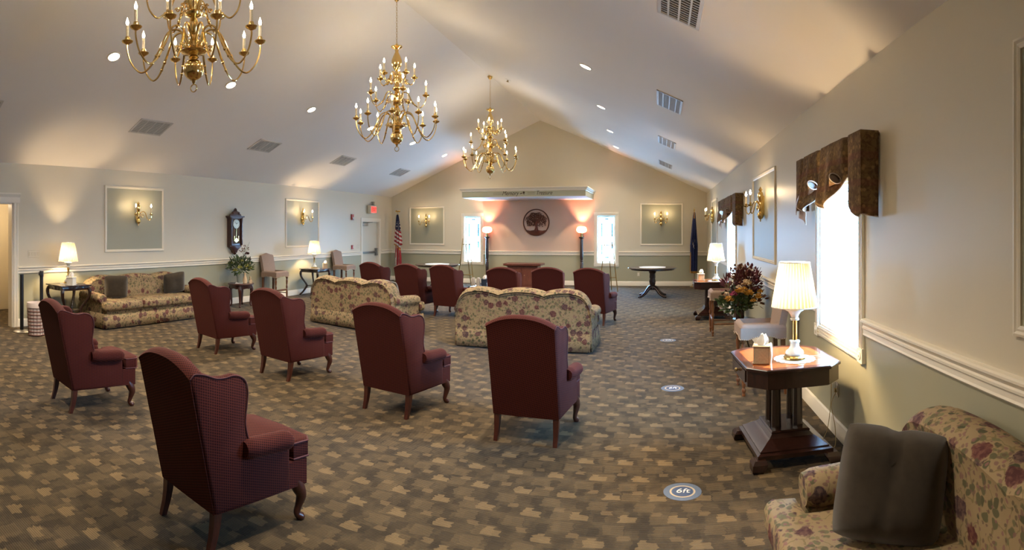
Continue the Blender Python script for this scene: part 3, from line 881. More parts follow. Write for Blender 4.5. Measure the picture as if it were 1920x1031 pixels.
def vent(x, y, lx, ly, label, slats=4, cross=False):
    root = thing('ceiling_vent', label, 'vent', group='ceiling vents')
    z, a = ceil_frame(x); root.location = (x, y, z); root.rotation_euler = (0, a, 0)
    b = MB()
    for p, q in (((-lx, -ly, -0.012), (lx, -ly + 0.03, 0)), ((-lx, ly - 0.03, -0.012), (lx, ly, 0)), ((-lx, -ly, -0.012), (-lx + 0.03, ly, 0)), ((lx - 0.03, -ly, -0.012), (lx, ly, 0))): b.box(p, q)
    b.build('vent_frame', M['vent'], root, smooth=0)
    b = MB(); b.box((-lx + 0.02, -ly + 0.02, -0.002), (lx - 0.02, ly - 0.02, 0.0)); b.build('vent_backing', M['ventdark'], root, smooth=0)
    b = MB()
    for k in range(1, slats):
        yy = -ly + 2 * ly * k / slats
        if cross: b.box((-lx + 0.02, yy - 0.008, -0.011), (lx - 0.02, yy + 0.008, -0.002))
        else: b.box((-lx + 2 * lx * k / slats - 0.008, -ly + 0.02, -0.011), (-lx + 2 * lx * k / slats + 0.008, ly - 0.02, -0.002))
    m = 22
    for k in range(1, m):
        if cross: xx = -lx + 2 * lx * k / m; b.box((xx - 0.0035, -ly + 0.03, -0.009), (xx + 0.0035, ly - 0.03, -0.004))
        else: yy = -ly + 2 * ly * k / m; b.box((-lx + 0.03, yy - 0.005, -0.009), (lx - 0.03, yy + 0.005, -0.004))
    b.build('louvres', M['vent'], root, smooth=0)
    return root
for y, lb in ((2.86, 'white ceiling vent cut by the left edge of the photo'), (6.05, 'white ceiling vent above the framed panel of the nearest left wall sconce'), (9.1, 'white ceiling vent on the left slope above the wall clock'),
              (12.2, 'white ceiling vent above the second left wall sconce panel'), (15.45, 'farthest white ceiling vent on the left slope')):
    vent(-7.73, y, 0.21, 0.35, lb, 4, True)
for y, l, lb in ((4.25, 0.5, 'large louvred return vent at the top of the right ceiling slope'), (7.83, 0.42, 'blue tinted ceiling vent above the framed sconce panel of the right wall'), (11.35, 0.42, 'second farthest ceiling vent on the right slope'), (15.05, 0.42, 'farthest small ceiling vent on the right slope')):
    vent(0.12 if y > 5 else 0.15, y, 0.19, l, lb, 4)
root = thing('sprinkler', 'small brass sprinkler disc on the right slope by the far chandelier mount', 'sprinkler')
x, y = -3.3, 11.85; z, a = ceil_frame(x); root.location = (x, y, z); root.rotation_euler = (0, a, 0)
b = MB(); b.lathe([(0.07, 0), (0.07, -0.006), (0.02, -0.012)], 18); b.build('escutcheon', M['ceil'], root)
b = MB(); b.lathe([(0.02, -0.01), (0.018, -0.035), (0.045, -0.045), (0.01, -0.05)], 14); b.build('deflector', M['brassd'], root)

# ------------------------------------------------------------------ chandeliers
def flame_mesh(parent, z, s=1.0):
    b = MB(); b.lathe([(0.004 * s, 0), (0.011 * s, 0.010 * s), (0.0145 * s, 0.024 * s), (0.010 * s, 0.044 * s), (0.003 * s, 0.062 * s), (0.0008, 0.072 * s)], 10, (0, 0, z))
    return b.build('bulb', M['flame'], parent)
def make_chandelier(label):
    root = thing('chandelier', label, 'chandelier', group='brass candle chandeliers')
    # local origin: bottom ring; hub heights above it
    b = MB(); b.tube([(0.035 * math.cos(2 * PI * k / 16), 0, 0.035 + 0.035 * math.sin(2 * PI * k / 16)) for k in range(17)], 0.006, 6); b.lathe([(0.006, 0.07), (0.014, 0.08), (0.02, 0.10), (0.03, 0.115)], 12)
    b.build('pull_ring', M['brass'], root)
    b = MB()
    b.lathe([(0.01, 0.105), (0.035, 0.108)] + [(0.098 * math.cos(q), 0.205 + 0.098 * math.sin(q)) for q in [R(t) for t in range(-72, 80, 12)]] + [(0.035, 0.303)], 28)
    b.build('ball', M['brass'], root)
    b = MB()
    b.lathe([(0.03, 0.30), (0.05, 0.315), (0.035, 0.335), (0.11, 0.355), (0.125, 0.37), (0.09, 0.385), (0.07, 0.41), (0.075, 0.45), (0.045, 0.48), (0.03, 0.52), (0.05, 0.55), (0.065, 0.60), (0.045, 0.64), (0.028, 0.68),
             (0.075, 0.70), (0.085, 0.72), (0.055, 0.745), (0.06, 0.79), (0.075, 0.83), (0.04, 0.86), (0.026, 0.90), (0.06, 0.925), (0.07, 0.95), (0.045, 0.97), (0.03, 1.02), (0.055, 1.06), (0.06, 1.10), (0.03, 1.16), (0.02, 1.20),
             (0.05, 1.24), (0.075, 1.30), (0.08, 1.36), (0.055, 1.43), (0.025, 1.49), (0.03, 1.53), (0.085, 1.56), (0.088, 1.575), (0.03, 1.59), (0.012, 1.62)], 24)
    b.build('stem', M['brass'], root)
    hub = root
    tiers = [(10, 0.615, 0.40, 0.475, 0.0), (5, 0.44, 0.76, 0.83, 0.31), (5, 0.275, 1.06, 1.12, 0.62)]
    sw = None
    for n, rr, zh, zb, ph in tiers:
        m = n if n > 5 else 8
        for k in range(m):
            a = 2 * PI * (k + 0.5) / m + ph
            for s2, q0 in ((1, 0.0), (0.6, 0.05)):
                pts = []
                for t in range(13):
                    th = t / 12 * 2.6 * PI; rad = 0.04 * s2 * (1 - t / 15)
                    pts.append(((0.10 + q0 + rad * math.cos(th)) * math.cos(a), (0.10 + q0 + rad * math.cos(th)) * math.sin(a), zh - 0.01 + rad * math.sin(th)))
                b = MB(); b.tube(pts, 0.006, 5); b.build('scroll', M['brass'], root)
    for n, rr, zh, zb, ph in tiers:
        proto = None
        for k in range(n):
            ang = 2 * PI * k / n + ph
            if proto is None:
                b = MB()
                drop = 0.27 if n == 10 else (0.17 if rr > 0.4 else 0.10)
                P = bez([(0.05, 0, zh), (rr * 0.20, 0, zh + 0.16 * (0.7 if n == 5 else 1)), (rr * 0.38, 0, zh + 0.15 * (0.7 if n == 5 else 1)), (rr * 0.52, 0, zh - 0.02), (rr * 0.66, 0, zb - drop * 0.9), (rr * 0.80, 0, zb - drop * 1.08), (rr * 0.94, 0, zb - drop * 0.75), (rr, 0, zb - drop * 0.3), (rr, 0, zb)], 7)
                b.tube(P, interp([0.011, 0.010, 0.009, 0.012, 0.009, 0.008, 0.008, 0.008, 0.008], len(P)), 8)
                kn = P[int(len(P) * 0.42)]
                b.ball(kn, 0.018, 8, 6); kn = P[int(len(P) * 0.47)]; b.ball(kn, 0.015, 8, 6)
                arm = b.build('arm', M['brass'], root)
                b = MB(); b.lathe([(0.008, -0.03), (0.02, -0.022), (0.045, -0.010), (0.055, 0.004), (0.053, 0.008), (0.04, 0.0), (0.022, 0.0), (0.026, 0.02), (0.02, 0.045), (0.018, 0.045)], 18, (rr, 0, zb))
                b.build('bobeche', M['brass'], arm)
                b = MB(); b.lathe([(0.014, 0.03), (0.0145, 0.15), (0.006, 0.152)], 10, (rr, 0, zb)); b.build('candle_sleeve', M['candle'], arm)
                f = flame_mesh(arm, 0.0); f.location = (rr, 0, zb + 0.152)
                proto = arm; arm.rotation_euler = (0, 0, ang)
            else:
                c = part_copy(proto, root, ang)
                for g in kids(proto):
                    d = g.copy(); COL.objects.link(d); d.parent = c
    return root
def hang(root, x, y, z):
    """chain and canopy up to the ridge"""
    top = HA - 0.02
    zs = z + 1.60
    b = MB(); k = 0; zz = zs
    while zz < top - 0.06:
        a = 0 if k % 2 == 0 else PI / 2
        b.tube([(0.011 * math.cos(t) * math.cos(a), 0.011 * math.cos(t) * math.sin(a), zz - z + 0.022 + 0.024 * math.sin(t)) for t in [2 * PI * j / 8 for j in range(9)]], 0.003, 4)
        zz += 0.040; k += 1
    b.build('chain', M['brassd'], root)
    b = MB(); b.lathe([(0.008, top - z - 0.07), (0.03, top - z - 0.06), (0.055, top - z - 0.02), (0.07, top - z - 0.005), (0.07, top - z + 0.01)], 20)
    b.build('ceiling_canopy', M['brass'], root)
    for k in range(5):
        a = root.rotation_euler[2] + 2 * PI * k / 5
        lamp('chandelier_bulb', 'POINT', (x + 0.615 * math.cos(a), y + 0.615 * math.sin(a), z + 0.68), P_CHAND / 5, (1.0, 0.84, 0.62), None, 0.015)
ch = make_chandelier('large brass candle chandelier at the top left, nearest the camera')
ch.rotation_euler = (0, 0, 0.2)
CH = [(XM, 3.50, 2.98, 'large brass candle chandelier at the top left, nearest the camera'), (XM, 7.55, 2.90, 'brass candle chandelier hanging in the middle of the three'), (XM, 12.23, 2.90, 'smallest looking brass candle chandelier, hanging farthest near the lit canopy')]
roots = [ch]
for x, y, z, lb in CH[1:]: roots.append(dup(ch, (0, 0, 0), 0, lb))
for i, ((x, y, z, lb), r) in enumerate(zip(CH, roots)):
    r.location = (x, y, z); r.rotation_euler = (0, 0, (0.2, 0.05, 0.55)[i]); hang(r, x, y, z)

# ------------------------------------------------------------------ wall sconces
def make_sconce(label):
    root = thing('wall_sconce', label, 'sconce', group='brass two-candle wall sconces')     # local: +y out of the wall, z=0 at the arm hub
    b = MB()
    b.lathe([(0.004, -0.21), (0.012, -0.195), (0.006, -0.18), (0.03, -0.165), (0.048, -0.13), (0.045, -0.10), (0.02, -0.07), (0.03, -0.05), (0.036, 0.0), (0.028, 0.03), (0.018, 0.06), (0.035, 0.10), (0.044, 0.15), (0.036, 0.19), (0.015, 0.215), (0.03, 0.235), (0.012, 0.26), (0.006, 0.275)], 20, (0, 0.055, 0))
    b.box((-0.02, 0, -0.12), (0.02, 0.05, 0.15))
    b.build('back_column', M['brass'], root)
    b = MB()
    for s in (-1, 1):
        pts = []
        for t in range(15):
            th = t / 14 * 2.7 * PI; rad = 0.05 * (1 - t / 17); pts.append((s * (0.07 + rad * math.cos(th)), 0.09, -0.02 + rad * math.sin(th)))
        b = MB(); b.tube(pts, 0.006, 5); b.build('scroll', M['brass'], root)
    for s in (-1, 1):
        b = MB(); ex, ey = s * 0.19, 0.23
        P = bez([(0, 0.06, 0.0), (ex * 0.3, ey * 0.45, 0.07), (ex * 0.55, ey * 0.62, 0.05), (ex * 0.70, ey * 0.75, -0.06), (ex * 0.85, ey * 0.88, -0.10), (ex * 0.99, ey * 0.99, -0.06), (ex, ey, 0.01)], 7)
        b.tube(P, 0.008, 8); arm = b.build('arm', M['brass'], root)
        b = MB(); b.lathe([(0.006, -0.015), (0.03, -0.008), (0.042, 0.008), (0.03, 0.004), (0.018, 0.006), (0.02, 0.035), (0.014, 0.04)], 16, (ex, ey, 0.01)); b.build('bobeche', M['brass'], arm)
        b = MB(); b.lathe([(0.0125, 0.03), (0.0125, 0.14), (0.005, 0.142)], 10, (ex, ey, 0.01)); b.build('candle_sleeve', M['candle'], arm)
        f = flame_mesh(arm, 0.0); f.location = (ex, ey, 0.152)
    return root
SCON = [((XL, 6.76, 2.02), -PI / 2, 'brass two-candle sconce on the framed panel above the floral sofa by the left wall'),
        ((XL, 12.25, 2.06), -PI / 2, 'brass two-candle sconce on the framed panel above the left wall console table lamp'),
        ((-7.76, YB, 2.02), PI, 'brass two-candle sconce on the back wall panel beside the striped flag'),
        ((0.0, YB, 2.06), PI, 'brass two-candle sconce on the back wall panel above the round pedestal table'),
        ((XR, 7.73, 2.04), PI / 2, 'brass two-candle sconce on the right wall above the autumn bouquet'),
        ((XR, 15.1, 2.10), PI / 2, 'brass two-candle sconce in the far corner beside the blue flag')]
sc0 = make_sconce(SCON[0][2])
for i, (p, rz, lb) in enumerate(SCON):
    o = sc0 if i == 0 else dup(sc0, p, rz, lb)
    o.location = p; o.rotation_euler = (0, 0, rz)
    n = Vector((-math.sin(rz), math.cos(rz), 0)); t = Vector((math.cos(rz), math.sin(rz), 0))
    for s in (-1, 1): lamp('sconce_bulb', 'POINT', Vector(p) + n * 0.23 + t * s * 0.19 + Vector((0, 0, 0.21)), P_SCONCE / 2, (1, 0.68, 0.34), None, 0.02)

# ------------------------------------------------------------------ wing chairs
def make_wing_chair():
    root = thing('wing_chair', '', 'armchair', group='burgundy wing chairs')
    HC = 0.165
    def lean(z): return -HC * max(0, (z - 0.21)) / 0.78
    def half(z): return 0.278 + 0.006 * (z - 0.21) / 0.75
    # back: columns across, each a closed profile
    b = MB(); N = 18; rings = []
    for i in range(N + 1):
        u = -1 + 2 * i / N; au = abs(u)
        zt = 0.972 + 0.074 * (1 - au ** 2.3)
        prof = []
        for k in range(9):
            z = 0.21 + (zt - 0.045 - 0.21) * k / 8; prof.append((lean(z), z))
        for k in range(1, 7):
            q = PI * k / 7; prof.append((lean(zt) + 0.05 - 0.055 * math.cos(q), zt - 0.045 + 0.045 * math.sin(q)))
        for k in range(9):
            z = zt - 0.06 - (zt - 0.06 - 0.40) * k / 8; prof.append((lean(z) + 0.115 + 0.02 * math.sin(PI * k / 8) * (1 - au ** 2), z))
        rings.append([(u * (half(z) - 0.004), y, z) for y, z in prof])
    b.loft(rings); b.build('backrest', M['redfab'], root, smooth=50)
    out = [(0.0, 0.21), (-0.061, 0.50), (-0.137, 0.86), (-0.154, 0.950), (-0.125, 0.972), (-0.06, 0.958), (0.00, 0.934), (0.055, 0.928), (0.112, 0.934), (0.165, 0.920), (0.198, 0.884), (0.212, 0.83), (0.207, 0.76), (0.198, 0.69), (0.200, 0.64), (0.220, 0.560), (0.30, 0.535), (0.43, 0.520), (0.490, 0.495), (0.505, 0.44), (0.505, 0.21)]
    for s in (-1, 1):
        b = MB()
        b.slab(out, s * 0.222, s * 0.285, 'x', 0.022, skew=lambda y, z: s * (0.004 * (z - 0.21) / 0.75 + 0.05 * max(0, y)))
        b.build('wing', M['redfab'], root, smooth=50)
        b = MB(); pts = [(s * (0.282 + 0.004 * (z - 0.21) / 0.75 + 0.05 * max(0, y)), y - 0.006 * (y > 0.15), z - 0.006 * (z > 0.9)) for y, z in out[3:16]]
        b.tube(bez(pts, 4), 0.0045, 5); b.build('piping', M['piping'], root)
        # rolled arm
        b = MB(); rings = []
        for t in range(15):
            q = t / 14; y = 0.175 + 0.335 * q
            r = 0.062 if q < 0.8 else 0.062 * math.sqrt(max(0.02, 1 - ((q - 0.8) / 0.2) ** 2 * 0.9))
            if q < 0.12: r *= 0.75 + 2 * q
            cx, cz = s * (0.298 + 0.020 * q), 0.524 - 0.014 * q
            rings.append([(cx + r * 0.95 * math.cos(2 * PI * j / 16), y, cz + r * 0.92 * math.sin(2 * PI * j / 16)) for j in range(16)])
        b.loft(rings); b.build('arm', M['redfab'], root, smooth=60)
    b = MB(); b.loft([[(x, y, z) for x, y in ((-0.278, 0.015), (0.278, 0.015), (0.302, 0.640), (0, 0.656), (-0.302, 0.640))] for z in (0.212, 0.362)]); b.build('seat_frame', M['redfab'], root, smooth=50)
    b = MB()
    o2 = [(-0.225, 0.10), (0.225, 0.10), (0.225, 0.535), (0.292, 0.545), (0.302, 0.650), (0.25, 0.690), (0, 0.706), (-0.25, 0.690), (-0.302, 0.650), (-0.292, 0.545), (-0.225, 0.535)]
    b.slab(o2, 0.36, 0.475, 'z', 0.022); b.build('seat_cushion', M['redfab'], root, smooth=50)
    b = MB()
    pts = [(x, y, 0.462) for x, y in o2]; b.tube(pts + [pts[0]], 0.006, 5); pts = [(x, y, 0.372) for x, y in o2]; b.tube(pts + [pts[0]], 0.006, 5)
    b.build('cushion_piping', M['piping'], root)
    for s in (-1, 1):
        b = MB(); P = bez([(s * 0.262, 0.58, 0.235), (s * 0.272, 0.604, 0.185), (s * 0.279, 0.616, 0.14), (s * 0.272, 0.601, 0.08), (s * 0.269, 0.591, 0.04), (s * 0.277, 0.616, 0.014), (s * 0.279, 0.628, 0.006)], 5)
        b.tube(P, interp([0.04, 0.04, 0.032, 0.022, 0.019, 0.026, 0.02], len(P)), 10); b.build('front_leg', M['cherry'], root, smooth=50)
        b = MB(); rings = []
        for z, y, w in ((0.24, 0.032, 0.025), (0.15, 0.024, 0.022), (0.08, 0.012, 0.019), (0.0, -0.012, 0.0165)):
            rings.append([(s * 0.248 + a * w, y + c * w, z) for a, c in ((-1, -1), (1, -1), (1, 1), (-1, 1))])
        b.loft(rings); b.build('rear_leg', M['cherry'], root, smooth=20)
    return root
WCH = [  # x, y of the point between the rear legs, turn in degrees, label
    (-4.79, 2.66, -9, 'burgundy wing chair farthest left, in front of the lit lamp table and stanchions'),
    (-2.36, 2.10, -10, 'burgundy wing chair nearest the camera, at the bottom left of the photo'),
    (-5.76, 5.52, -14, 'burgundy wing chair in front of the right end of the left wall sofa'),
    (-4.15, 5.07, -12, 'burgundy wing chair in front of the left end of the middle floral sofa'),
    (-2.46, 4.62, -11, 'burgundy wing chair in the middle of the room before the gap between two floral sofas'),
    (-1.07, 4.36, -4, 'burgundy wing chair directly in front of the right floral sofa back, with pale specks'),
    (-5.95, 10.62, -12, 'leftmost burgundy wing chair of the far row, below the exit door'),
    (-4.98, 10.38, -10, 'far row burgundy wing chair below the striped flag, second from left'),
    (-4.18, 10.36, -11, 'far row burgundy wing chair left of the small table with the navy tissue box'),
    (-2.88, 10.02, -2, 'far row burgundy wing chair right of the small table with the navy tissue box'),
    (-2.08, 10.20, 6, 'far row burgundy wing chair directly in front of the low wooden cabinet'),
    (-1.27, 10.12, -12, 'rightmost burgundy wing chair of the far row, below the right floor lamp')]
wc = make_wing_chair()
for i, (x, y, r, lb) in enumerate(WCH):
    o = wc if i == 0 else dup(wc, (x, y, 0), R(r), lb)
    o.location = (x, y, 0); o.rotation_euler = (0, 0, R(r)); o['label'] = lb

# ------------------------------------------------------------------ floral sofas
def make_sofa(label, L=2.12, humps=3):
    root = thing('floral_sofa', label, 'sofa', group='floral sofas')
    h = L / 2; ha = h - 0.045                      # half length of the hump back
    def top(u):                                   # u -1..1
        a = abs(u)
        t = (u + 1) / 2 * humps; f = t - math.floor(t)
        z = 0.835 + 0.055 * math.sin(PI * min(1, f)) ** 0.7
        if a > 0.72:
            q = (a - 0.72) / 0.28; z = 0.875 * math.sqrt(max(0.0, 1 - q ** 2.4)) + 0.50 * (1 - math.sqrt(max(0.0, 1 - q ** 2.4)))
            z = min(z, 0.835 + 0.055 * math.sin(PI * min(1, f)) ** 0.7) if a < 0.85 else z
        return z
    b = MB(); N = 60; rings = []
    for i in range(N + 1):
        u = -1 + 2 * i / N; zt = top(u); r = 0.085
        prof = []
        for k in range(5): prof.append((0.05 + 0.01 * k / 4, 0.12 + (zt - r - 0.12) * k / 4))
        for k in range(1, 9):
            q = PI * k / 9; prof.append((0.06 + 0.11 - 0.135 * math.cos(q) - 0.02, zt - r + r * math.sin(q)))
        for k in range(5): prof.append((0.27 + 0.02 * math.sin(PI * k / 4), zt - r - 0.01 - (zt - r - 0.30) * k / 4))
        rings.append([(u * ha, y, z) for y, z in prof])
    b.loft(rings); b.build('backrest', M['floral'], root, smooth=50)
    b = MB()
    for i in range(N): pass
    pts = [(-ha * 1.0 + 2 * ha * i / N, 0.045, top(-1 + 2 * i / N) - 0.085) for i in range(N + 1)]
    b.tube(pts, 0.006, 5); b.build('welting', M['floral'], root)
    for s in (-1, 1):                            # rolled arms with flared fronts
        b = MB(); rings = []
        for t in range(17):
            q = t / 16; y = 0.10 + 0.66 * q
            sc = 1.0 if q < 0.9 else math.sqrt(max(0.05, 1 - ((q - 0.9) / 0.1) ** 2 * 0.35))
            cz = 0.545 - 0.03 * q
            sec = []
            for k in range(13):
                an = R(-60 + 300 * k / 12); sec.append((0.100 * sc * math.cos(an) * s + s * (h - 0.105), cz + 0.085 * sc * math.sin(an)))
            sec = sec + [(s * (h - 0.19), cz - 0.12), (s * (h - 0.19), 0.14), (s * (h - 0.075), 0.14), (s * (h - 0.07), cz - 0.14)]
            rings.append([(x, y, z) for x, z in sec])
        b.loft(rings); b.build('arm', M['floral'], root, smooth=50)
    b = MB(); b.rbox((-h + 0.10, 0.08, 0.14), (h - 0.10, 0.88, 0.32), 0.02); b.build('seat_frame', M['floral'], root, smooth=50)
    w = (2 * h - 0.40) / humps
    for k in range(humps):
        x0 = -h + 0.20 + k * w
        b = MB(); xa, xb = x0 + 0.003, x0 + w - 0.003
        ol = [(xa, 0.24), (xb, 0.24)]
        ol += [(xb, 0.765), (h - 0.055, 0.775), (h - 0.045, 0.90), (h - 0.08, 0.935)] if k == humps - 1 else [(xb, 0.91), (xb - 0.03, 0.935)]
        ol += [(-h + 0.08, 0.935), (-h + 0.045, 0.90), (-h + 0.055, 0.775), (xa, 0.765)] if k == 0 else [(xa + 0.03, 0.935), (xa, 0.91)]
        b.slab(ol, 0.315, 0.475, 'z', 0.045)
        c = b.build('seat_cushion', M['floral'], root, smooth=60)
    b = MB()                                      # skirt: four hanging sides with kick pleats
    for (p, q) in (((-h + 0.06, 0.885), (h - 0.06, 0.885)), ((h - 0.06, 0.885), (h - 0.06, 0.05)), ((h - 0.06, 0.05), (-h + 0.06, 0.05)), ((-h + 0.06, 0.05), (-h + 0.06, 0.885))):
        P, Q = Vector((*p, 0)), Vector((*q, 0)); d = (Q - P); ln = d.length; d.normalize(); nrm = Vector((d.y, -d.x, 0)) * -1
        n = max(8, int(ln / 0.025)); np_ = 3 if ln > 1.5 else 1
        vs, fs = [], []
        for i in range(n + 1):
            t = i / n; pl = 0.0
            for k in range(1, np_): pl += 0.03 * math.exp(-((t - k / np_) * ln / 0.012) ** 2)
            for z, o in ((0.27, 0.0), (0.14, 0.008), (0.022, 0.022)):
                v = P + d * (t * ln) + nrm * (o - pl * (1 if z < 0.2 else 0.4)); vs.append((v.x, v.y, z))
        for i in range(n):
            for r in range(2): a = i * 3 + r; fs.append((a, a + 1, a + 4, a + 3))
        b.add(vs, fs)
    sk = b.build('skirt', M['floral'], root, smooth=60)
    md = sk.modifiers.new('thickness', 'SOLIDIFY'); md.thickness = 0.012
    for sx in (-1, 1):
        for y in (0.14, 0.80):
            b = MB(); b.box((sx * (h - 0.16) - 0.025, y - 0.025, 0), (sx * (h - 0.16) + 0.025, y + 0.025, 0.15)); b.build('foot', M['mahog'], root, smooth=0)
    return root
def frame2(x, y, deg, lx, ly):
    c, s = math.cos(R(deg)), math.sin(R(deg)); return (x + c * lx - s * ly, y + s * lx + c * ly)
sA = make_sofa('floral sofa against the left wall with two brown pillows', 2.42); sA.location = (-8.95, 6.46, 0); sA.rotation_euler = (0, 0, R(-90))
sB = make_sofa('floral sofa in the middle of the room seen from behind, left of the pair'); sB.location = (*frame2(-6.22, 8.58, -13.5, 1.06, -0.02), 0); sB.rotation_euler = (0, 0, R(-13.5))
sC = dup(sB, (-1.97, 7.70, 0), R(-2), 'right-hand of the two floral sofas seen from behind, with its whole back in view')
sD = make_sofa('floral sofa in the bottom right corner against the right wall', 2.0, 2); sD.location = (1.40, 1.59, 0); sD.rotation_euler = (0, 0, R(90))

def pillow(label, loc, rot, w=0.46, t=0.085, crease=0.5, seed=1):
    rnd = random.Random(seed)
    b = MB(); n = 18
    def P(i, j, sgn):
        u, v = -1 + 2 * i / n, -1 + 2 * j / n
        pin = 1 - 0.035 * (1 - u * u)
        pin2 = 1 - 0.035 * (1 - v * v)
        th = t * ((1 - u ** 4) * (1 - v ** 4)) ** 0.55
        th += 0.010 * math.sin(3 * u + seed) * math.cos(2.4 * v + seed) * (1 - u * u) * (1 - v * v)
        th -= crease * 0.034 * math.exp(-((u * 0.9 - 0.12 * v + 0.05) / 0.07) ** 2) * (0.35 + 0.65 * max(0, v)) * (1 - u * u)
        vt = v - crease * 0.09 * math.exp(-((u + 0.02) / 0.16) ** 2) * max(0, v) ** 3
        rc = 1 - 0.10 * (u * u * v * v) ** 1.5
        return (u * w / 2 * pin2 * rc, sgn * max(th, 0.004), vt * w / 2 * pin * rc)
    for sgn in (1, -1):
        vs = [P(i, j, sgn) for i in range(n + 1) for j in range(n + 1)]
        fs = [(i * (n + 1) + j, i * (n + 1) + j + 1, (i + 1) * (n + 1) + j + 1, (i + 1) * (n + 1) + j) for i in range(n) for j in range(n)]
        b.add(vs, fs)
    edge = [(i, 0) for i in range(n)] + [(n, j) for j in range(n)] + [(n - i, n) for i in range(n)] + [(0, n - j) for j in range(n)]
    A = [P(i, j, 1) for i, j in edge]; B = [P(i, j, -1) for i, j in edge]
    b.loft([A, B], caps=False)
    o = b.build('throw_pillow', M['brownfab'], smooth=70)
    tag(o, label, 'pillow', 'brown throw pillows'); o.location = loc; o.rotation_euler = rot
    return o
pillow('brown pillow at the left end of the left wall sofa', (-8.44, 5.80, 0.69), (R(-16), 0, R(-122)), 0.44, 0.08, 0.2, 2)
pillow('brown pillow at the wing chair end of the left wall sofa', (-8.48, 7.22, 0.68), (R(-22), R(8), R(-112)), 0.46, 0.08, 0.2, 3)
pillow('brown pillow peeking over the right end of the middle sofa back', (*frame2(-6.22, 8.58, -13.5, 1.72, 0.37), 0.655), (R(18), R(5), R(-22)), 0.44, 0.08, 0.2, 4)
pillow('large creased brown pillow on the bottom right sofa', (0.90, 2.07, 0.675), (R(-15), R(9), R(-22)), 0.45, 0.10, 0.7, 5)

# ------------------------------------------------------------------ upholstered counter stools
def make_stool():
    root = thing('counter_stool', '', 'stool', group='mauve upholstered counter stools')     # local: faces +y, origin at centre of seat on the floor
    b = MB(); rings = []
    ou = [(-0.235, -0.23), (0.235, -0.23), (0.25, 0.23), (-0.25, 0.23)]
    b.rbox((-0.245, -0.24, 0.60), (0.245, 0.25, 0.735), 0.05, seg=4); b.build('seat', M['mauve'], root, smooth=60)
    b = MB(); vs = []
    n = 24
    for i in range(n + 1):                        # scalloped apron on the three visible sides
        pass
    for P, Q in (((-0.243, 0.248), (0.243, 0.248)), ((0.243, 0.248), (0.243, -0.23)), ((-0.243, -0.23), (-0.243, 0.248))):
        pts = []
        for i in range(n + 1):
            t = i / n; pts.append((P[0] + (Q[0] - P[0]) * t, P[1] + (Q[1] - P[1]) * t, 0.612 - 0.03 * (0.5 + 0.5 * math.cos(2 * PI * t)) - 0.012 * math.sin(3 * PI * t) ** 2))
        nd = Vector((Q[1] - P[1], P[0] - Q[0], 0)).normalized() * -1
        b.loft([[(x - nd.x * 0.006, y - nd.y * 0.006, z) for x, y, z in pts] + [(x - nd.x * 0.006, y - nd.y * 0.006, 0.70) for x, y, z in pts[::-1]], [(x + nd.x * 0.004, y + nd.y * 0.004, z) for x, y, z in pts] + [(x + nd.x * 0.004, y + nd.y * 0.004, 0.70) for x, y, z in pts[::-1]]])
    b.build('apron', M['mauve'], root, smooth=20)
    b = MB()
    for P, Q in (((-0.248, 0.254), (0.248, 0.254)), ((0.249, 0.248), (0.249, -0.23)), ((-0.249, -0.23), (-0.249, 0.248))):
        for i in range(26):
            t = i / 25; z = 0.617 - 0.03 * (0.5 + 0.5 * math.cos(2 * PI * t)) - 0.012 * math.sin(3 * PI * t) ** 2
            b.ball((P[0] + (Q[0] - P[0]) * t, P[1] + (Q[1] - P[1]) * t, z), 0.006, 6, 4)
    b.build('nailhead_trim', M['nail'], root)
    b = MB(); N = 14; rings = []
    for i in range(N + 1):
        u = -1 + 2 * i / N; zt = 1.115 + 0.045 * (0.5 + 0.5 * math.cos(PI * u))
        prof = [(-0.21 - 0.10 * (z - 0.62) / 0.5, z) for z in [0.62 + (zt - 0.02 - 0.62) * k / 6 for k in range(7)]]
        prof += [(-0.21 - 0.10 * (zt - 0.62) / 0.5 + 0.035, zt)]
        prof += [(-0.135 - 0.10 * (z - 0.62) / 0.5 + 0.015 * (1 - u * u), z) for z in [zt - 0.02 - (zt - 0.02 - 0.62) * k / 6 for k in range(7)]]
        rings.append([(u * 0.225, y, z) for y, z in prof])
    b.loft(rings); b.build('backrest', M['mauve'], root, smooth=50)
    for s in (-1, 1):
        b = MB(); b.lathe([(0.016, 0), (0.020, 0.015), (0.014, 0.03), (0.022, 0.05), (0.022, 0.07), (0.013, 0.085), (0.020, 0.11), (0.024, 0.20), (0.020, 0.28), (0.014, 0.30), (0.024, 0.32), (0.024, 0.36), (0.014, 0.38), (0.02, 0.41), (0.027, 0.48), (0.017, 0.535), (0.028, 0.555), (0.03, 0.62)], 14, (s * 0.212, 0.212, 0)); b.build('front_leg', M['walnut'], root)
        b = MB(); b.loft([[(s * 0.20 + a * w, y + c * w, z) for a, c in ((-1, -1), (1, -1), (1, 1), (-1, 1))] for z, y, w in ((0.64, -0.20, 0.024), (0.35, -0.205, 0.022), (0.0, -0.235, 0.018))]); b.build('rear_leg', M['walnut'], root, smooth=20)
        b = MB(); b.tube([(s * 0.208, 0.21, 0.19), (s * 0.202, -0.21, 0.19)], 0.012, 8); b.build('side_stretcher', M['walnut'], root)
    b = MB(); b.rbox((-0.21, 0.20, 0.25), (0.21, 0.225, 0.29), 0.008); b.build('footrest', M['walnut'], root)
    return root
ST = [(-8.755, 10.68, -90, 'mauve upholstered counter stool against the left wall beside the green bouquet'), (-8.755, 13.85, -90, 'mauve upholstered counter stool against the left wall between the lamp table and the exit door'),
      (1.06, 5.93, 90, 'mauve upholstered counter stool behind the nearest octagonal lamp table'), (1.05, 9.28, 90, 'mauve upholstered counter stool beyond the autumn bouquet on the right wall')]
st = make_stool()
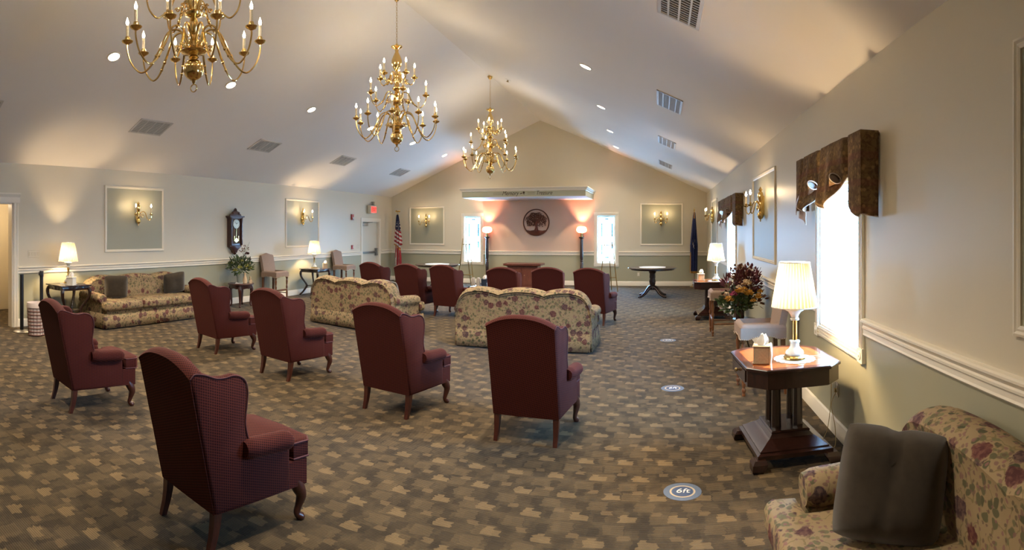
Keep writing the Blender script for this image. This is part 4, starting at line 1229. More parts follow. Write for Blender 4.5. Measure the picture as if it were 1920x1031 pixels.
for i, (x, y, r, lb) in enumerate(ST):
    o = st if i == 0 else dup(st, (0, 0, 0), 0, lb)
    o.location = (x, y, 0); o.rotation_euler = (0, 0, R(r)); o['label'] = lb

# ------------------------------------------------------------------ octagonal lamp tables
def octo(hx, hy, c):
    return [(hx - c, -hy), (hx, -hy + c), (hx, hy - c), (hx - c, hy), (-hx + c, hy), (-hx, hy - c), (-hx, -hy + c), (-hx + c, -hy)]
def make_octagon_table(label):
    root = thing('octagonal_table', label, 'table', group='octagonal lamp tables')
    hx, hy = 0.36, 0.40
    b = MB(); b.loft([[(x, y, z) for x, y in octo(hx - i, hy - i, 0.12)] for z, i in ((0.585, 0.02), (0.59, 0.012), (0.70, 0.012), (0.705, 0.0), (0.722, 0.0), (0.727, 0.005))])
    b.build('apron', M['mahog'], root, smooth=20)
    b = MB(); b.loft([[(x, y, z) for x, y in octo(hx - i, hy - i, 0.12 - i * 0.4)] for z, i in ((0.7265, 0.006), (0.7285, 0.007))]); b.build('tabletop_border', M['border'], root, smooth=20)
    b = MB(); b.loft([[(x, y, z) for x, y in octo(hx - i, hy - i, 0.12 - i * 0.4)] for z, i in ((0.728, 0.06), (0.7292, 0.061))]); b.build('tabletop_inlay', M['top'], root, smooth=20)
    b = MB(); b.box((-hx + 0.004, -0.22, 0.61), (-hx + 0.02, 0.22, 0.69)); d = b.build('drawer', M['mahog'], root, smooth=0)
    b = MB(); b.ball((-hx - 0.012, 0, 0.65), 0.014); b.tube([(-hx + 0.006, 0, 0.65), (-hx - 0.01, 0, 0.65)], 0.006); b.build('knob', M['brassd'], d)
    for x in (-0.085, 0.085):
        for y in (-0.085, 0.085):
            b = MB(); b.loft([[(x + w * math.cos(2 * PI * k / 8 + PI / 8), y + w * math.sin(2 * PI * k / 8 + PI / 8), z) for k in range(8)] for z, w in ((0.20, 0.042), (0.24, 0.038), (0.55, 0.033), (0.59, 0.04))]); b.build('column', M['mahog'], root, smooth=20)
    b = MB()
    b.loft([[(sx * (hx2), sy * (hx2 + 0.04), z) for sx, sy in ((-1, -1), (1, -1), (1, 1), (-1, 1))] for z, hx2 in ((0.075, 0.285), (0.105, 0.285), (0.115, 0.26), (0.125, 0.262), (0.135, 0.24), (0.17, 0.19), (0.18, 0.17), (0.205, 0.145), (0.215, 0.15), (0.225, 0.14))])
    b.build('plinth', M['mahog'], root, smooth=15)
    for sx in (-1, 1):
        for sy in (-1, 1):
            b = MB(); cx, cy = sx * 0.27, sy * 0.31
            b.loft([[(cx + a * w + sx * o, cy + c * w + sy * o, z) for a, c in ((-1, -1), (1, -1), (1, 1), (-1, 1))] for z, w, o in ((0.0, 0.035, 0.02), (0.02, 0.045, 0.02), (0.06, 0.055, 0.005), (0.085, 0.04, 0.0))]); b.build('foot', M['mahog'], root, smooth=15)
    return root
T4 = make_octagon_table('octagonal dark wood lamp table at the right, nearest the camera'); T4.location = (0.94, 4.24, 0); T4.rotation_euler = (0, 0, R(4))
T5 = dup(T4, (0.99, 11.05, 0), 0, 'octagonal dark wood lamp table in the far right corner by the blue flag')

# ------------------------------------------------------------------ table lamps
def make_lamp(label):
    root = thing('table_lamp', label, 'lamp', group='lit table lamps with pleated shades')
    b = MB(); b.lathe([(0.082, 0), (0.088, 0.006), (0.086, 0.018), (0.075, 0.028), (0.06, 0.032)], 28); b.build('brass_foot', M['brass'], root)
    b = MB(); b.lathe([(0.062, 0.03), (0.070, 0.045), (0.064, 0.062), (0.045, 0.078), (0.034, 0.095), (0.034, 0.12), (0.040, 0.125), (0.040, 0.138), (0.020, 0.142)], 24); b.build('crystal_base', M['crystal'], root)
    b = MB(); b.lathe([(0.020, 0.14), (0.019, 0.20), (0.019, 0.285), (0.021, 0.29)], 18); b.build('brass_column', M['brass'], root)
    b = MB(); b.lathe([(0.022, 0.288), (0.034, 0.292), (0.034, 0.306), (0.026, 0.312), (0.035, 0.335), (0.052, 0.355), (0.068, 0.365), (0.07, 0.38), (0.05, 0.388), (0.02, 0.39)], 24); b.build('crystal_cup', M['crystal'], root)
    b = MB(); b.tube([(0, 0, 0.385), (0, 0, 0.72)], 0.004, 6); b.lathe([(0.012, 0.40), (0.016, 0.44), (0.012, 0.455)], 12)
    for k in range(3): b.tube([(0, 0, 0.705), (0.108 * math.cos(2 * PI * k / 3), 0.108 * math.sin(2 * PI * k / 3), 0.72)], 0.002, 4)
    b.build('harp', M['brass'], root)
    b = MB(); n = 144
    rings = []
    for z, r in ((0.392, 0.172), (0.50, 0.153), (0.62, 0.132), (0.728, 0.113)):
        rings.append([((r + 0.0050 * math.cos(36 * 2 * PI * j / n)) * math.cos(2 * PI * j / n), (r + 0.0050 * math.cos(36 * 2 * PI * j / n)) * math.sin(2 * PI * j / n), z) for j in range(n)])
    b.loft(rings, caps=False); sh = b.build('lamp_shade', M['shade'], root, smooth=60)
    for z, r in ((0.394, 0.174), (0.727, 0.115)):
        b = MB(); b.tube([(r * math.cos(2 * PI * j / 40), r * math.sin(2 * PI * j / 40), z) for j in range(41)], 0.004, 6); b.build('shade_trim', M['white'], sh)
    return root
LP = [((-8.74, 4.97, 0.765), 'lit table lamp on the left wall table nearest the doorway, beside a white tissue box'), ((-8.70, 12.28, 0.712), 'lit table lamp on the console between the two left wall stools'),
      ((1.00, 4.13, 0.7325), 'lit table lamp nearest the camera, on the octagonal table at the right'), ((1.07, 10.90, 0.7325), 'lit table lamp on the far octagonal table near the blue flag')]
lm = make_lamp(LP[0][1])
for i, (p, lb) in enumerate(LP):
    o = lm if i == 0 else dup(lm, p, 0, lb)
    o.location = p
    lamp('table_lamp_bulb', 'POINT', (p[0], p[1], p[2] + 0.53), P_TABLE, (1.0, 0.72, 0.40), None, 0.035)
    d = MB(); n = 96
    d.loft([[((0.15 + 0.010 * abs(math.cos(9 * 2 * PI * j / n / 2 * 2))) * math.cos(2 * PI * j / n), (0.15 + 0.010 * abs(math.cos(9 * 2 * PI * j / n))) * math.sin(2 * PI * j / n), z) for j in range(n)] for z in (-0.0028, -0.0005)])
    dd = d.build('doily', M['white'], smooth=30); dd.location = p
    tag(dd, ('white doily under the lamp on the table nearest the doorway', 'white doily under the lamp on the left wall console', 'scalloped white doily under the nearest lamp on the right', 'white doily under the lamp near the blue flag')[i], 'doily', 'lamp doilies')
LAMP_NEAR = [o for o in COL.objects if o.type == 'EMPTY' and o.get('label') == LP[2][1]][0]
b = MB(); P = bez([(0.085, 0.0, 0.01), (0.17, 0.02, 0.006), (0.27, 0.03, -0.02), (0.30, 0.03, -0.25), (0.28, 0.05, -0.55), (0.24, 0.10, -0.715), (0.32, 0.02, -0.712), (0.36, 0.12, -0.60), (0.37, 0.25, -0.45), (0.427, 0.29, -0.352)], 8)
b.tube(P, 0.0028, 5); b.build('cord', M['cord'], LAMP_NEAR)
b = MB(); b.rbox((0.405, 0.28, -0.365), (0.43, 0.305, -0.335), 0.005); b.build('plug', M['cord'], LAMP_NEAR)

# ------------------------------------------------------------------ left wall tables
def make_console(label, h, mat='mahog'):
    root = thing('side_table', label, 'table', group='dark carved lamp tables by the left wall')
    b = MB(); s = 0.30; o = []
    for k in range(4):                             # serpentine edge
        a0 = R(45 + 90 * k); a1 = R(135 + 90 * k)
        P = Vector((s * math.sqrt(2) * math.cos(a0), s * math.sqrt(2) * math.sin(a0))); Q = Vector((s * math.sqrt(2) * math.cos(a1), s * math.sqrt(2) * math.sin(a1)))
        nrm = Vector((math.cos((a0 + a1) / 2), math.sin((a0 + a1) / 2)))
        for i in range(12):
            t = i / 12; v = P + (Q - P) * t + nrm * (-0.02 * math.sin(2 * PI * t) ** 2 + 0.015 * math.sin(PI * t)); o.append((v.x, v.y))
    b.slab(o, h - 0.022, h, 'z', 0.006); b.build('tabletop', M[mat], root, smooth=40)
    b = MB(); q = [(x * 0.90, y * 0.90) for x, y in o]; b.slab(q, h - 0.09, h - 0.022, 'z', 0.003); b.build('apron', M[mat], root, smooth=40)
    for sx in (-1, 1):
        for sy in (-1, 1):
            b = MB(); P = bez([(sx * 0.26, sy * 0.26, h - 0.05), (sx * 0.275, sy * 0.275, h - 0.12), (sx * 0.26, sy * 0.26, h - 0.22), (sx * 0.20, sy * 0.20, h - 0.34), (sx * 0.155, sy * 0.155, h - 0.44), (sx * 0.17, sy * 0.17, 0.22), (sx * 0.23, sy * 0.23, 0.10), (sx * 0.28, sy * 0.28, 0.035), (sx * 0.29, sy * 0.29, 0.012)], 6)
            b.tube(P, interp([0.03, 0.034, 0.028, 0.022, 0.028, 0.026, 0.022, 0.024, 0.012], len(P)), 8); b.build('leg', M[mat], root, smooth=50)
    b = MB(); b.slab([(x * 0.60, y * 0.60) for x, y in o], h - 0.46, h - 0.44, 'z', 0.005); b.build('lower_shelf', M[mat], root, smooth=40)
    return root
T1 = make_console('dark carved lamp table at the left, beside the left wall sofa', 0.76); T1.location = (-8.68, 4.94, 0)
T3 = make_console('dark carved console with a lit lamp between the two left wall stools', 0.707); T3.location = (-8.66, 12.26, 0)

root = thing('end_table', 'low oval cherry end table holding the green bouquet by the left wall', 'table', (-8.68, 9.38, 0), R(-52))
b = MB(); o = [(0.36 * math.cos(2 * PI * k / 36), 0.30 * math.sin(2 * PI * k / 36)) for k in range(36)]; b.slab(o, 0.50, 0.522, 'z', 0.007); b.build('tabletop', M['cherry'], root)
b = MB(); rings = []
for z, f in ((0.435, 0.82), (0.50, 0.84)):
    rings.append([(x * f, y * f, z - (0.028 * abs(math.sin(6 * math.atan2(y, x))) if z < 0.45 else 0)) for x, y in o])
b.loft(rings); b.build('apron', M['cherry'], root)
for a in (0, 90, 180, 270):
    rx, ry = 0.27 * math.cos(R(a)), 0.22 * math.sin(R(a)); b = MB()
    P = bez([(rx, ry, 0.47), (rx * 1.10, ry * 1.10, 0.38), (rx * 1.02, ry * 1.02, 0.22), (rx * 0.97, ry * 0.97, 0.07), (rx * 1.08, ry * 1.08, 0.018), (rx * 1.12, ry * 1.12, 0.008)], 5)
    b.tube(P, interp([0.045, 0.04, 0.026, 0.018, 0.024, 0.018], len(P)), 8); b.build('leg', M['cherry'], root, smooth=50)

# ------------------------------------------------------------------ tissue boxes and small things
def tissue_box(label, loc, rz, mats, s=1.0, fluted=False):
    root = thing('tissue_box', label, 'tissue box', loc, rz, 'tissue boxes')
    w, h = 0.065 * s, 0.135 * s
    b = MB(); b.rbox((-w, -w, 0), (w, w, h), 0.008 * s, axis='z'); b.build('box', M[mats[0]], root)
    if fluted:
        b = MB(); n = 30; pr = []
        for i in range(n + 1): pr.append((w + 0.003 + 0.004 * abs(math.sin(3 * PI * i / n)), -w + 2 * w * i / n))
        b.loft([[(x + 0.006 * math.sin(PI * z / h), y, z) for x, y in pr] + [(w - 0.005, w, z), (w - 0.005, -w, z)] for z in [h * k / 6 for k in range(7)]]); b.build('fluted_side', M['stoneside'], root)
    b = MB(); rnd = random.Random(int(loc[1] * 100)); rings = []
    for k in range(6):
        q = k / 5; rr = (0.022 + 0.016 * math.sin(PI * min(1, q * 1.1))) * s * (1 - 0.35 * q)
        rings.append([(rr * (1.2 + 0.35 * math.cos(5 * t + q)) * math.cos(t) + 0.012 * q * s, rr * (0.75 + 0.3 * math.sin(4 * t)) * math.sin(t), h - 0.004 + 0.075 * s * q + 0.008 * s * math.cos(3 * t) * q) for t in [2 * PI * j / 16 for j in range(16)]])
    b.loft(rings); b.build('tissue', M['paper'], root, smooth=60)
tissue_box('tan stone tissue box on the nearest octagonal table', (0.735, 4.06, 0.730), R(-14), ('tissuebox',), 1.0, True)
tissue_box('tan tissue box on the far octagonal table near the blue flag', (0.78, 11.0, 0.730), R(10), ('tissuebox',), 1.05)
tissue_box('white tissue box in front of the lamp nearest the doorway', (-8.44, 4.86, 0.7605), R(30), ('whitebox',), 1.1)
tissue_box('grey tan tissue box on the console between the left wall stools', (-8.50, 12.50, 0.7075), R(40), ('tissuebox',), 1.0)
tissue_box('navy tissue box on the small table in the far row of wing chairs', (-3.44, 10.62, 0.611), R(4), ('navybox',), 1.05)

# small table between the far wing chairs
root = thing('end_table', 'small dark end table between far row wing chairs, holding the navy tissue box', 'table', (-3.49, 10.62, 0))
b = MB(); b.rbox((-0.235, -0.24, 0.588), (0.235, 0.24, 0.61), 0.008); b.build('tabletop', M['mahog'], root)
b = MB(); b.box((-0.205, -0.20, 0.52), (0.205, 0.20, 0.588)); b.build('apron', M['mahog'], root, smooth=0)
for sx in (-1, 1):
    for sy in (-1, 1):
        b = MB(); b.loft([[(sx * 0.19 + a * w, sy * 0.185 + c * w, z) for a, c in ((-1, -1), (1, -1), (1, 1), (-1, 1))] for z, w in ((0, 0.014), (0.54, 0.022))]); b.build('leg', M['mahog'], root, smooth=20)
for x, y, r, lb in ((-3.675, 10.60, 8, 'left pale card holder beside the navy tissue box'), (-3.575, 10.63, -6, 'right pale card holder beside the navy tissue box')):
    b = MB(); b.loft([[(sx * (0.040 - 0.010 * z / 0.16), sy * 0.022, z) for sx, sy in ((-1, -1), (1, -1), (1, 1), (-1, 1))] for z in (0, 0.155, 0.16)])
    o = b.build('card_holder', M['bag'], smooth=20); o.location = (x, y, 0.611); o.rotation_euler = (0, 0, R(r)); tag(o, lb, 'card holder', 'pale card holders')
b = MB(); b.rbox((-0.03, -0.03, 0), (0.03, 0.03, 0.075), 0.006); o = b.build('small_box', M['bluewhite']); o.location = (-3.33, 10.50, 0.611); tag(o, 'small blue and white box on the right corner of the far row end table', 'box')
b = MB(); b.rbox((-0.07, -0.05, 0), (0.07, 0.05, 0.006), 0.003); o = b.build('paper_stack', M['paper']); o.location = (-3.64, 10.77, 0.611); o.rotation_euler = (0, 0, 0.4); tag(o, 'white papers left on the far row end table', 'papers')

# ------------------------------------------------------------------ round pedestal tables
def make_round_table(label):
    root = thing('pedestal_table', label, 'table', group='round dark pedestal tables')
    b = MB(); b.lathe([(0.02, 0.70), (0.56, 0.70), (0.575, 0.71), (0.575, 0.735), (0.62, 0.738), (0.635, 0.748), (0.63, 0.762), (0.02, 0.764)], 48); b.build('tabletop', M['mahog'], root)
    b = MB(); b.lathe([(0.06, 0.18), (0.085, 0.20), (0.085, 0.26), (0.065, 0.29), (0.075, 0.34), (0.088, 0.40), (0.07, 0.47), (0.08, 0.50), (0.075, 0.60), (0.10, 0.66), (0.16, 0.70)], 24); b.build('pedestal', M['mahog'], root)
    for k in range(4):
        a = R(45 + 90 * k); c, s = math.cos(a), math.sin(a); b = MB()
        P = bez([(0.05 * c, 0.05 * s, 0.25), (0.14 * c, 0.14 * s, 0.22), (0.26 * c, 0.26 * s, 0.11), (0.38 * c, 0.38 * s, 0.045), (0.46 * c, 0.46 * s, 0.028), (0.49 * c, 0.49 * s, 0.02)], 6)
        b.tube(P, interp([0.055, 0.05, 0.04, 0.032, 0.028, 0.02], len(P)), 10); b.build('leg', M['mahog'], root)
    return root
rt = make_round_table('round dark pedestal table at the far right below the back wall sconce'); rt.location = (-0.22, 14.62, 0)
rt2 = dup(rt, (-6.22, 14.8, 0), 0.3, 'round table mostly hidden behind the far left wing chairs')
for p, lb in (((-0.22, 14.62, 0.7645), 'white round cloth on the right pedestal table'), ((-6.22, 14.8, 0.7645), 'white round cloth on the table behind the far left wing chairs')):
    b = MB(); b.lathe([(0.01, 0.0), (0.34, 0.0), (0.35, 0.002), (0.34, 0.006), (0.01, 0.006)], 40); o = b.build('round_cloth', M['white']); o.location = p; tag(o, lb, 'tablecloth', 'white round cloths')

# cabinet below the plaque
root = thing('low_cabinet', 'low reddish wooden cabinet below the round tree plaque, behind far wing chairs', 'cabinet', (-4.06, 16.35, 0))
b = MB(); b.box((-0.46, -0.22, 0.06), (0.46, 0.22, 0.68)); b.box((-0.50, -0.25, 0), (0.50, 0.25, 0.07)); b.build('body', M['lectern'], root, smooth=0)
b = MB(); b.rbox((-0.58, -0.30, 0.69), (0.58, 0.30, 0.745), 0.012); b.loft([[(sx * w, sy * (w - 0.24), z) for sx, sy in ((-1, -1), (1, -1), (1, 1), (-1, 1))] for z, w in ((0.66, 0.47), (0.675, 0.50), (0.69, 0.56))]); b.build('overhanging_top', M['lectern'], root, smooth=20)
for s in (-1, 1):
    b = MB(); b.box((s * 0.03, -0.235, 0.12), (s * 0.42, -0.215, 0.62)); d = b.build('door', M['lectern'], root, smooth=0)
    b = MB(); b.ball((s * 0.07, -0.245, 0.40), 0.014); b.build('knob', M['brassd'], d)

# ------------------------------------------------------------------ floor lamps
def make_torch(label):
    root = thing('floor_lamp', label, 'floor lamp', group='torchiere floor lamps')
    b = MB(); b.lathe([(0.15, 0), (0.16, 0.015), (0.14, 0.04), (0.09, 0.06), (0.06, 0.09), (0.04, 0.11)], 24); b.build('base', M['blackwood'], root)
    b = MB(); b.lathe([(0.035, 0.10), (0.05, 0.13), (0.035, 0.16), (0.045, 0.20), (0.05, 0.50), (0.052, 0.70), (0.036, 0.745), (0.052, 0.77), (0.036, 0.80), (0.05, 0.86), (0.052, 1.0), (0.043, 1.40), (0.04, 1.46), (0.055, 1.475), (0.085, 1.50), (0.088, 1.52), (0.03, 1.53)], 20); b.build('pole', M['blackwood'], root)
    b = MB(); b.lathe([(0.032, 1.53), (0.038, 1.58), (0.03, 1.62), (0.045, 1.65), (0.048, 1.66), (0.02, 1.665)], 18); b.build('socket_cup', M['brassd'], root)
    b = MB(); b.lathe([(0.05, 1.655), (0.11, 1.67), (0.145, 1.70), (0.158, 1.75), (0.148, 1.80), (0.12, 1.835), (0.07, 1.85)], 32, caps=False); b.build('glass_shade', M['bowl'], root, smooth=60)
    return root
fl = make_torch('lit floor lamp beside the left back window'); fl.location = (-5.54, 17.35, 0)
dup(fl, (-2.464, 17.35, 0), 0, 'lit floor lamp beside the right back window')
for x in (-5.54, -2.464):
    lamp('floor_lamp_bulb', 'POINT', (x, 17.35, 1.745), P_TORCH, (1.0, 0.40, 0.24), None, 0.025)
    lamp('floor_lamp_uplight', 'SPOT', (x, 17.35, 1.74), 6, (1.0, 0.76, 0.50), None, 0.01, (PI, 0, 0), spot_size=R(62), spot_blend=0.08)

# ------------------------------------------------------------------ easels
def make_easel(label):
    root = thing('easel', label, 'easel', group='slim brass easels')
    for s in (-1, 1):
        b = MB(); b.tube([(s * 0.10, 0, 1.47), (s * 0.155, -0.02, 0.95), (s * 0.27, -0.08, 0.0)], 0.0125, 6); b.ball((s * 0.10, 0, 1.48), 0.012); b.build('front_leg', M['brassd'], root)
        b = MB(); b.box((s * 0.17 - 0.02, -0.10, 0.78), (s * 0.17 + 0.02, -0.02, 0.79)); b.build('picture_rest', M['brassd'], root, smooth=0)
    b = MB(); b.tube([(0, 0.0, 1.30), (0.03, 0.45, 0.0)], 0.012, 6); b.build('rear_leg', M['brassd'], root)
    b = MB(); b.tube([(-0.115, -0.002, 1.31), (0.115, -0.002, 1.31)], 0.012, 6); b.build('top_bar', M['brassd'], root)
    b = MB(); b.tube([(-0.215, -0.05, 0.40), (0.215, -0.05, 0.40)], 0.011, 6); b.build('lower_bar', M['brassd'], root)
    return root
e = make_easel('slim easel in front of the left back window'); e.location = (-5.74, 15.9, 0); e.rotation_euler = (0, 0, 0.05)
dup(e, (-1.48, 15.85, 0), -0.04, 'slim easel in front of the right back window')

# ------------------------------------------------------------------ flags
def flag(kind, label, x, y, lean):
    root = thing('flag_on_pole', label, 'flag', (x, y, 0), 0)
    b = MB(); b.lathe([(0.13, 0), (0.14, 0.01), (0.12, 0.03), (0.03, 0.05), (0.025, 0.09)], 20); b.build('base', M['brassd'], root)
    b = MB(); b.tube([(0, 0, 0.05), (0, 0, 2.30)], 0.013, 8); b.build('pole', M['walnut'], root)
    b = MB(); b.lathe([(0.012, 2.29), (0.022, 2.30), (0.016, 2.33)], 10)
    if kind == 'us':
        b.ball((-0.05, 0, 2.39), (0.045, 0.02, 0.035)); b.ball((0.05, 0, 2.39), (0.045, 0.02, 0.035)); b.ball((0, -0.01, 2.37), 0.025)
    else:
        b.lathe([(0.016, 2.33), (0.024, 2.35), (0.010, 2.40), (0.002, 2.45)], 10)
    b.build('finial', M['brass'], root)
    b = MB(); nu, nv = 30, 90; vs = []
    zt, zb = (2.27, 0.55) if kind == 'us' else (2.28, 0.42)
    for j in range(nv + 1):
        v = j / nv; z = zt - (zt - zb) * v
        w = 0.03 + 0.13 * min(1, v * 1.9) ** 0.8
        if kind != 'us': w *= 0.72
        for i in range(nu + 1):
            u = -1 + 2 * i / nu
            fx = u * w + lean * v * 0.04 + (0.03 * v if kind == 'us' else -0.02 * v)
            fy = -0.02 - 0.035 * (1 - u * u) - 0.028 * min(1, v * 2) * math.cos(u * 3.2 * PI + 0.8 * v)
            if kind == 'us' and v > 0.6: fx *= 0.72 + 0.1 * math.sin(8 * v)
            vs.append((fx, fy, z))
    for j in range(nv):
        for i in range(nu):
            u = (i + 0.5) / nu; v = (j + 0.5) / nv
            if kind == 'us':
                d = v * 17 + (1 - u) * -2.2 - (0.5)
                edge = 0.56 + 0.13 * u
                if v < 0.28 + 0.05 * u: m = 2 if not (v > 0.13 and (int(v * 62) % 2 == 0) and (int(u * 9 + (int(v * 31) % 2)) % 3 == 0)) else 1
                elif v < edge: m = 0 if int((v - 0.10 * u) * 25) % 2 == 0 else 1
                elif v < edge + 0.03: m = 3
                else: m = 0 if int(u * 7 + v * 2) % 3 else 1
            else:
                m = 4
                if 0.44 < v < 0.60 and 0.25 < u < 0.65 and ((i // 3) * 5 + (j // 4) * 3) % 4 == 0: m = 1
                if u < 0.10 and v > 0.65: m = 3
                if v < 0.10 or v > 0.965: m = 3 if abs(u - 0.5) < 0.2 or v > 0.965 else 4
            b.cur = m
            a = j * (nu + 1) + i
            b.add([vs[a], vs[a + 1], vs[a + nu + 2], vs[a + nu + 1]], [(0, 1, 2, 3)])
    bmf = b.build('cloth', [M['flagred'], M['flagwhite'], M['flagblue'], M['fringe'], M['flagstate']], root, smooth=0)
    bm = bmesh.new(); bm.from_mesh(bmf.data); bmesh.ops.remove_doubles(bm, verts=bm.verts, dist=0.0005); bm.to_mesh(bmf.data); bm.free()
    bmf.data.polygons.foreach_set('use_smooth', [True] * len(bmf.data.polygons))
    md = bmf.modifiers.new('thickness', 'SOLIDIFY'); md.thickness = 0.004
flag('us', 'red and white striped flag with starred blue canton in the far left corner', -8.68, 17.18, 0)
flag('state', 'dark blue flag on a pole in the far right corner', 1.02, 17.2, 0)

# ------------------------------------------------------------------ wall clock
root = thing('wall_clock', 'carved cherry pendulum clock hanging on the left wall above the green bouquet', 'clock', (XL, 9.55, 1.17), R(-90))
b = MB(); b.box((-0.19, 0, 0.20), (0.19, 0.11, 0.86)); b.build('case', M['cherry'], root, smooth=0)
b = MB()
for s in (-1, 1):
    P = [(s * 0.175, 0.125, 0.20 + 0.66 * k / 12) for k in range(13)]; b.tube(P, [0.022, 0.03, 0.026, 0.018, 0.022, 0.018, 0.022, 0.018, 0.022, 0.018, 0.026, 0.03, 0.022], 10)
b.build('side_column', M['cherry'], root)
b = MB(); b.box((-0.24, 0, 0.855), (0.24, 0.16, 0.885)); b.box((-0.21, 0, 0.83), (0.21, 0.14, 0.857))
b.slab([(-0.20, 0.885), (0.20, 0.885), (0.17, 0.93), (0.12, 0.95), (0.09, 0.99), (0.05, 1.00), (0.03, 1.04), (0, 1.07), (-0.03, 1.04), (-0.05, 1.00), (-0.09, 0.99), (-0.12, 0.95), (-0.17, 0.93)], 0.06, 0.11, 'y', 0.01)
for s in (-1, 1): b.ball((s * 0.10, 0.10, 0.955), (0.03, 0.03, 0.03))
b.ball((0, 0.10, 1.03), (0.025, 0.03, 0.035)); b.build('pediment', M['cherry'], root)
b = MB(); b.slab([(-0.20, 0.20), (0.20, 0.20), (0.19, 0.16), (0.13, 0.12), (0.08, 0.09), (0.05, 0.03), (0, 0.0), (-0.05, 0.03), (-0.08, 0.09), (-0.13, 0.12), (-0.19, 0.16)], 0.0, 0.10, 'y', 0.012); b.ball((0, 0.06, 0.02), (0.045, 0.05, 0.04)); b.build('carved_base', M['cherry'], root)
b = MB(); b.box((-0.135, 0.108, 0.24), (0.135, 0.112, 0.82)); b.build('interior', M['clockback'], root, smooth=0)
b = MB(); b.tube([(0, 0.112, 0.70), (0, 0.122, 0.70)], 0.105, 28); dl = b.build('dial', M['dial'], root)
b = MB()
for k in range(12): a = 2 * PI * k / 12; b.box((0.085 * math.sin(a) - 0.004, 0.122, 0.70 + 0.085 * math.cos(a) - 0.008), (0.085 * math.sin(a) + 0.004, 0.124, 0.70 + 0.085 * math.cos(a) + 0.008))
b.build('dial_markings', M['ink'], dl)
b = MB(); b.tube([(0, 0.126, 0.70), (-0.045, 0.126, 0.73)], 0.004, 5); b.build('hour_hand', M['ink'], dl)
b = MB(); b.tube([(0, 0.127, 0.70), (0.05, 0.127, 0.745)], 0.003, 5); b.build('minute_hand', M['ink'], dl)
b = MB(); b.tube([(0, 0.118, 0.58), (0, 0.118, 0.34)], 0.005, 6); b.tube([(0, 0.114, 0.32), (0, 0.124, 0.32)], 0.05, 20); b.build('pendulum', M['brass'], root)
for x in (-0.07, 0.07):
    b = MB(); b.tube([(x, 0.118, 0.58), (x, 0.118, 0.42)], 0.003, 5); b.tube([(x, 0.118, 0.42), (x, 0.118, 0.30)], 0.016, 10); b.build('weight', M['brass'], root)

# ------------------------------------------------------------------ round tree plaque
root = thing('wall_plaque', 'round brown metal tree plaque on the wall under the lit canopy', 'plaque', (-3.95, YB, 1.985), 0)
b = MB(); b.loft([[((0.42 + dr) * math.cos(2 * PI * k / 64), y, (0.42 + dr) * math.sin(2 * PI * k / 64)) for dr, y in ((-0.02, -0.045), (0.0, -0.05), (0.012, -0.045), (0.012, -0.02), (-0.02, -0.02))] for k in range(64)], loop=True); b.build('ring', M['plaque'], root)
b = MB(); o = [(0.41 * math.cos(R(t)), 0.41 * math.sin(R(t))) for t in range(-144, -35, 6)]; o += [(0.20, -0.265), (0.08, -0.245), (-0.08, -0.245), (-0.20, -0.265)]
b.slab(o, -0.045, -0.025, 'y', 0.003); b.build('ground', M['plaque'], root)
b = MB()
b.tube(bez([(0.0, -0.035, -0.26), (0.01, -0.035, -0.16), (0.0, -0.035, -0.04), (0.01, -0.035, 0.12)], 5), interp([0.07, 0.04, 0.034, 0.014], 16), 8)
rnd = random.Random(11)
for k in range(13):
    a = R(12 + 156 * k / 12); r = 0.30; x0, z0 = 0.02 * math.cos(a), -0.08 + 0.05 * rnd.random()
    b.tube(bez([(x0, -0.035, z0), (r * 0.5 * math.cos(a) + 0.02 * rnd.uniform(-1, 1), -0.035, z0 + 0.12 + r * 0.35 * math.sin(a)), (r * math.cos(a), -0.035, 0.02 + r * 0.95 * math.sin(a))], 5), interp([0.018, 0.012, 0.005], 11), 5)
b.build('trunk', M['plaque'], root)
b = MB()
for k in range(620):
    a = rnd.uniform(0, 2 * PI); q = math.sqrt(rnd.random()); x = 0.335 * q * math.cos(a); z = 0.05 + 0.265 * q * math.sin(a)
    lim = 1.0 + 0.06 * math.sin(7 * a)
    x *= lim; z *= lim
    if z < -0.14 + 0.05 * abs(math.sin(x * 30)) or math.hypot(x, z) > 0.37: continue
    t = rnd.uniform(0, PI); s = 0.021
    b.loft([[(x + s * math.cos(t + p) * (1 if i % 2 == 0 else 0.55), y, z + s * math.sin(t + p) * (1 if i % 2 == 0 else 0.55)) for i, p in enumerate((0, PI / 2, PI, 3 * PI / 2))] for y in (-0.045 - 0.004 * rnd.random(), -0.032)])
b.build('leaves', M['plaque'], root, smooth=0)

